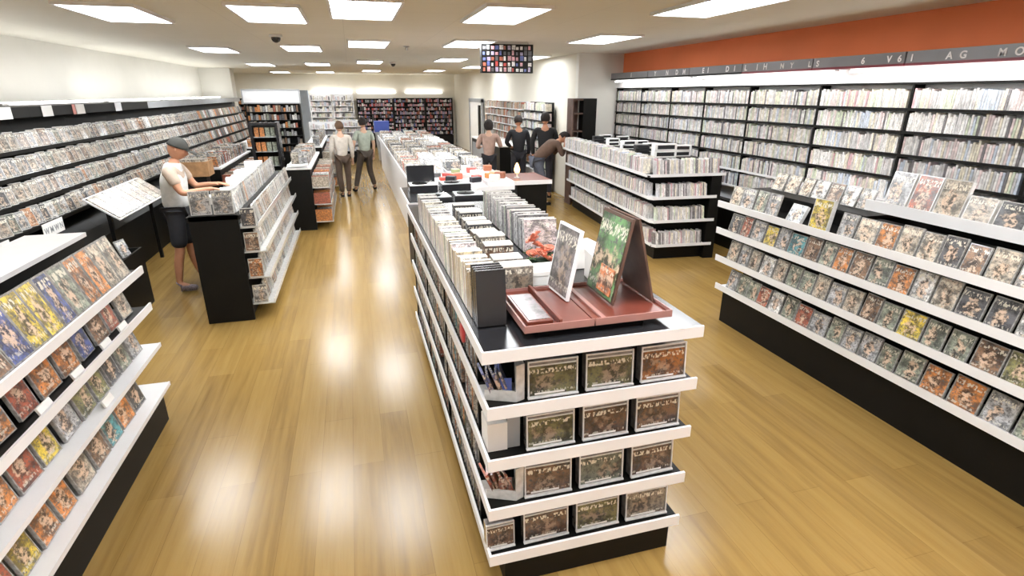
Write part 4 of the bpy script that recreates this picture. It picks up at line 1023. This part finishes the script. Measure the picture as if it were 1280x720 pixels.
def person(lab, loc, rz, J, H=1.72, skin=None, top=None, bottom=None, shoe=None, hair=None, hairkind='short', short_legs=False, sleeves=.55, vest=None, skirt=None, look=None, name='person'):
    """J: joint positions (x right, y forward, z up) in metres for a figure 1.72 m tall"""
    k = H / 1.72
    D = dict(pelvis=(0, 0, .93), waist=(0, 0, 1.05), chest=(0, .0, 1.28), neck=(0, .0, 1.45), head=(0, .02, 1.60),
             shl=(-.18, 0, 1.40), shr=(.18, 0, 1.40), ell=(-.23, -.03, 1.12), elr=(.23, -.03, 1.12), wrl=(-.24, .06, .88), wrr=(.24, .06, .88),
             hdl=(-.24, .09, .80), hdr=(.24, .09, .80), hil=(-.09, 0, .90), hir=(.09, 0, .90), knl=(-.10, .02, .48), knr=(.10, .02, .48), anl=(-.11, -.02, .09), anr=(.11, -.02, .09), tol=(-.13, .14, .03), tor=(.13, .14, .03))
    D.update(J); D = {a: Vector(b_) * k for a, b_ in D.items()}
    e = empty(name, lab, 'person', loc, rz)
    def rig(spec):
        vs, es, rs, ix = [], [], [], {}
        for n_, p, r in spec['v']: ix[n_] = len(vs); vs.append(D[p] if isinstance(p, str) else p); rs.append(r if isinstance(r, tuple) else r * k)
        for a, b_ in spec['e']: es.append((ix[a], ix[b_]))
        return vs, es, rs
    # body with hands
    V = [('pelvis', 'pelvis', .105), ('waist', 'waist', .088), ('chest', 'chest', .110), ('neckb', D['neck'] - Vector((0, 0, .02)) * k, .056), ('neck', (D['neck'] * .45 + D['head'] * .55), .052)]
    Ed = [('pelvis', 'waist'), ('waist', 'chest'), ('chest', 'neckb'), ('neckb', 'neck')]
    for s in 'lr':
        V += [('sh' + s, 'sh' + s, .058), ('el' + s, 'el' + s, .040), ('wr' + s, 'wr' + s, .027), ('hi' + s, 'hi' + s, .080), ('kn' + s, 'kn' + s, .055), ('cf' + s, D['kn' + s].lerp(D['an' + s], .35) + Vector((0, -.015, 0)), .052), ('an' + s, 'an' + s, .036), ('to' + s, 'to' + s, .030)]
        Ed += [('chest', 'sh' + s), ('sh' + s, 'el' + s), ('el' + s, 'wr' + s), ('pelvis', 'hi' + s), ('hi' + s, 'kn' + s), ('kn' + s, 'cf' + s), ('cf' + s, 'an' + s), ('an' + s, 'to' + s)]
        w, h_ = D['wr' + s], D['hd' + s]; dr = (h_ - w).normalized(); fa = (w - D['el' + s]).normalized()
        side = dr.cross(Vector((0, 0, 1)) if abs(dr.z) < .8 else Vector((0, 1, 0))).normalized(); nrm = side.cross(dr).normalized()
        palm = w + dr * .055 * k
        V += [('pm' + s, palm, .026)]; Ed += [('wr' + s, 'pm' + s)]
        for i, (o_, ln) in enumerate(((-.027, .062), (-.009, .072), (.009, .068), (.027, .055))):
            kb = palm + (dr * .03 + side * o_) * k; m1 = kb + (dr * ln * .55 - nrm * .006) * k; m2 = m1 + (dr * ln * .4 - nrm * .022) * k
            V += [(f'k{i}' + s, kb, .0105), (f'm{i}' + s, m1, .009), (f't{i}' + s, m2, .0075)]; Ed += [('pm' + s, f'k{i}' + s), (f'k{i}' + s, f'm{i}' + s), (f'm{i}' + s, f't{i}' + s)]
        th = -1 if s == 'l' else 1
        tb = w + (dr * .025 + side * .028 * -th) * k; t1 = tb + (dr * .03 + side * .022 * -th - nrm * .008) * k
        V += [('tb' + s, tb, .013), ('tt' + s, t1, .0095)]; Ed += [('wr' + s, 'tb' + s), ('tb' + s, 'tt' + s)]
    vs, es, rs = rig({'v': V, 'e': Ed}); me = skin_mesh(vs, es, rs, 0, 2)
    up = (D['head'] - D['neck']); fw = Vector(look) if look else Vector((0, 1, 0)); fw = (fw - up.normalized() * fw.dot(up.normalized())).normalized()
    hb, Mx = head_verts(D['head'] + up.normalized() * .02 * k, fw, up, .235 * k)
    bm = bmesh.new(); bm.from_mesh(me); hm = bpy.data.meshes.new('h'); hb.to_mesh(hm); bm.from_mesh(hm); me2 = bpy.data.meshes.new('body'); bm.to_mesh(me2); bm.free(); hb.free()
    me2.materials.clear(); me2.materials.append(skin)
    bo = bpy.data.objects.new('body', me2); C.objects.link(bo); bo.parent = e; smooth(bo)
    def garment(nm_, V_, E_, mat, sub=2):
        vs, es, rs = rig({'v': V_, 'e': E_}); g = skin_mesh(vs, es, rs, 0, sub); g.materials.clear(); g.materials.append(mat); o = bpy.data.objects.new(nm_, g); C.objects.link(o); o.parent = e; smooth(o); return o
    def tops(nm_, mat, r, sl, arms=True):
        V_ = [('pelvis', D['pelvis'] + Vector((0, 0, .0)), .142 + r), ('waist', 'waist', .13 + r), ('chest', 'chest', .142 + r), ('nk', D['neck'] + Vector((0, 0, .005)) * k, .074)]; E_ = [('pelvis', 'waist'), ('waist', 'chest'), ('chest', 'nk')]
        for s in 'lr':
            V_ += [('sh' + s, 'sh' + s, .072 + r)]; E_ += [('chest', 'sh' + s)]
            if arms:
                if sl <= 1: V_ += [('el' + s, D['sh' + s].lerp(D['el' + s], sl), .062 + r)]; E_ += [('sh' + s, 'el' + s)]
                else: V_ += [('el' + s, 'el' + s, .056), ('wr' + s, D['el' + s].lerp(D['wr' + s], .95), .042)]; E_ += [('sh' + s, 'el' + s), ('el' + s, 'wr' + s)]
        return garment(nm_, V_, E_, mat)
    if top: tops('shirt', top, 0, sleeves)
    if vest: tops('vest', vest, .014, 0, arms=False)
    if bottom:
        V_ = [('pelvis', D['pelvis'] + Vector((0, 0, .03)), .128)]; E_ = []
        for s in 'lr':
            V_ += [('hi' + s, 'hi' + s, .100)]; E_ += [('pelvis', 'hi' + s)]
            if short_legs: V_ += [('kn' + s, D['hi' + s].lerp(D['kn' + s], .95), .090)]; E_ += [('hi' + s, 'kn' + s)]
            else: V_ += [('kn' + s, 'kn' + s, .075), ('an' + s, D['an' + s] + Vector((0, 0, .02)), .060)]; E_ += [('hi' + s, 'kn' + s), ('kn' + s, 'an' + s)]
        garment('shorts' if short_legs else 'trousers', V_, E_, bottom)
    for s in 'lr':
        a, t0 = D['an' + s], D['to' + s]; V_ = [('b', a - Vector((0, .02, .035)), .043), ('m', a.lerp(t0, .6) - Vector((0, 0, .01)), .042), ('t', t0 + Vector((0, .03, .008)), .034), ('a', a + Vector((0, 0, .02)), .042)]
        garment('shoe', V_, [('b', 'm'), ('m', 't'), ('b', 'a')], shoe or M['black'])
    # hair or cap
    hbm = bmesh.new(); bmesh.ops.create_uvsphere(hbm, u_segments=24, v_segments=18, radius=1); hh = .235 * k
    dele = [v for v in hbm.verts if (v.co.z < .15 if hairkind == 'cap' else (v.co.z < (-.80 if hairkind == 'bun' else -.62) or (v.co.y > -.05 and v.co.z < (-.5 if hairkind == 'bun' else -.05)) or (v.co.y > .45 and v.co.z < .45)))]
    bmesh.ops.delete(hbm, geom=dele, context='VERTS')
    for v in hbm.verts:
        q = 1.10 if hairkind != 'bun' else 1.22
        v.co = Vector((v.co.x * .38 * hh * q, v.co.y * .44 * hh * q - .01 * hh, v.co.z * .52 * hh * (1.06 if hairkind != 'bun' else 1.12)))
    if hairkind == 'cap':
        br = bmesh.ops.create_cube(hbm, size=1)
        for v in br['verts']: v.co = Vector((v.co.x * .55 * hh, .62 * hh + v.co.y * .42 * hh, .10 * hh + v.co.z * .03 * hh - (v.co.y > 0) * .05 * hh))
    bmesh.ops.solidify(hbm, geom=[f for f in hbm.faces], thickness=.006)
    hbm.transform(Mx); hme = bpy.data.meshes.new('hair'); hbm.to_mesh(hme); hbm.free(); hme.materials.append(hair)
    ho = bpy.data.objects.new('cap' if hairkind == 'cap' else 'hair', hme); C.objects.link(ho); ho.parent = e; smooth(ho)
    return e
def cloth(n_, c, var=.12): return plain(n_, c, .85, var=var, scale=14)
capm = cloth('cap_cloth', (.035, .035, .03)); darkhair = cloth('dark_hair', (.02, .014, .012)); nav = cloth('dark_cloth', (.016, .017, .022)); 
# man browsing at the end counter, turned to +x
person('person in dark cap, white vest, beige tee and dark shorts browsing at the black counter', (-2.02, 6.98, 0), -math.pi / 2 - .0,
       dict(head=(0, .115, 1.59), neck=(0, .055, 1.45), chest=(0, .03, 1.28), shl=(-.19, .04, 1.40), shr=(.19, .04, 1.40), ell=(-.24, .17, 1.16), elr=(.24, .14, 1.15), wrl=(-.17, .40, 1.19), wrr=(.17, .37, 1.18), hdl=(-.15, .48, 1.19), hdr=(.15, .45, 1.18),
            knl=(-.10, .03, .48), knr=(.10, -.03, .48), anl=(-.11, .10, .09), anr=(.12, -.10, .09), tol=(-.12, .26, .03), tor=(.14, .06, .03)), H=1.73, skin=M['skin'], top=cloth('beige_tee', (.42, .33, .26)), vest=cloth('white_vest', (.66, .66, .64)), bottom=nav, short_legs=True,
       shoe=plain('trainer', (.20, .17, .20), .6, var=.5, scale=60), hair=capm, hairkind='cap', sleeves=.7, look=(0, 1, -.55))
# walking customer
person('person striding away down the aisle in a grey green shirt and dark trousers', (.22, 13.5, 0), .35,
       dict(knl=(-.16, .10, .49), anl=(-.30, .0, .09), tol=(-.32, .14, .03), knr=(.12, .10, .49), anr=(.20, .05, .09), tor=(.24, .2, .03), ell=(-.28, -.05, 1.14), wrl=(-.30, .05, .9), hdl=(-.30, .08, .82)),
       H=1.66, skin=M['skin2'], top=cloth('sage_shirt', (.34, .38, .32)), bottom=cloth('brown_trousers', (.06, .045, .035)), shoe=M['black'], hair=darkhair, sleeves=.8)
person('person in brown trousers and a pale top standing by the racks of the left aisle', (-.28, 12.75, 0), .2, dict(anl=(-.07, 0, .09), anr=(.07, 0, .09), tol=(-.08, .15, .03), tor=(.08, .15, .03)), H=1.62, skin=M['skin2'],
       top=cloth('pale_top', (.55, .50, .44)), bottom=cloth('dark_brown_trousers', (.07, .045, .03)), hair=cloth('brown_hair', (.10, .055, .03)), sleeves=1.2)
# woman at the service counter
person('person with dark hair, brown and beige top and black trousers standing by the service counter', (2.82, 11.9, 0), -.25,
       dict(ell=(-.26, -.05, 1.16), wrl=(-.22, .18, 1.12), hdl=(-.20, .26, 1.14), elr=(.27, .0, 1.16), wrr=(.22, .20, 1.22), hdr=(.19, .27, 1.27)), H=1.64, skin=M['skin2'], top=cloth('beige_top', (.40, .27, .22)), bottom=nav, hair=darkhair, hairkind='bun', sleeves=1.2)
# two men in black
person('person in black jacket and dark trousers, the left of two at the far shelves', (3.54, 12.05, 0), -.1, dict(head=(0, .06, 1.60), ell=(-.27, .06, 1.16), wrl=(-.15, .22, 1.05), hdl=(-.12, .29, 1.04)), H=1.72, skin=M['skin'], top=nav, bottom=cloth('black_trousers', (.018, .018, .024)), hair=darkhair, sleeves=1.2)
person('taller person in black beside the open brown cabinet, turned to the shelves', (3.94, 11.42, 0), -.35, dict(ell=(-.26, .04, 1.16), elr=(.25, .1, 1.16), wrr=(.18, .28, 1.12), hdr=(.15, .35, 1.12)), H=1.80, skin=M['skin'], top=cloth('black_jacket', (.012, .012, .013)), bottom=cloth('charcoal_trousers', (.03, .03, .04)), hair=darkhair, sleeves=1.2)
# leaning customer in brown with jeans
person('person in brown jacket and grey jeans bending over the end of the island display', (3.64, 10.74, 0), -math.pi * .5,
       dict(pelvis=(0, -.10, .92), waist=(0, -.02, 1.04), chest=(0, .18, 1.20), neck=(0, .34, 1.30), head=(0, .46, 1.36), shl=(-.19, .28, 1.27), shr=(.19, .28, 1.27), ell=(-.22, .38, 1.02), elr=(.22, .38, 1.02), wrl=(-.15, .44, 1.20), wrr=(.15, .44, 1.20), hdl=(-.12, .46, 1.26), hdr=(.12, .46, 1.26),
            hil=(-.09, -.10, .90), hir=(.09, -.10, .90), anl=(-.12, -.12, .09), anr=(.12, .0, .09), tol=(-.13, .04, .03), tor=(.13, .16, .03)), H=1.70, skin=M['skin'],
       top=cloth('brown_jacket', (.11, .065, .045)), bottom=cloth('grey_jeans', (.09, .10, .13)), hair=darkhair, sleeves=1.2, look=(0, 1, -.6))

# ------------------------------------------------------------------ camera, world, colour
cam = bpy.data.cameras.new('camera'); co = bpy.data.objects.new('camera', cam); C.objects.link(co)
cam.sensor_width = 36; cam.lens = 36 * FPX / 1280; cam.clip_start = .05; cam.clip_end = 100
co.location = (0, 0, HC); co.rotation_euler = (math.pi / 2 + PIT, 0, -YAW)
S.camera = co
w = bpy.data.worlds.new('world'); S.world = w; w.use_nodes = True; w.node_tree.nodes['Background'].inputs[0].default_value = (.9, .9, 1, 1); w.node_tree.nodes['Background'].inputs[1].default_value = .2
S.view_settings.view_transform = 'Standard'; S.view_settings.look = 'None'; S.view_settings.gamma = 1; S.view_settings.use_curve_mapping = False; S.view_settings.exposure = 0.72
S.cycles.use_denoising = True; S.cycles.max_bounces = 6; S.cycles.diffuse_bounces = 4; S.cycles.glossy_bounces = 3; S.cycles.caustics_reflective = False; S.cycles.sample_clamp_direct = 8; S.cycles.sample_clamp_indirect = 3
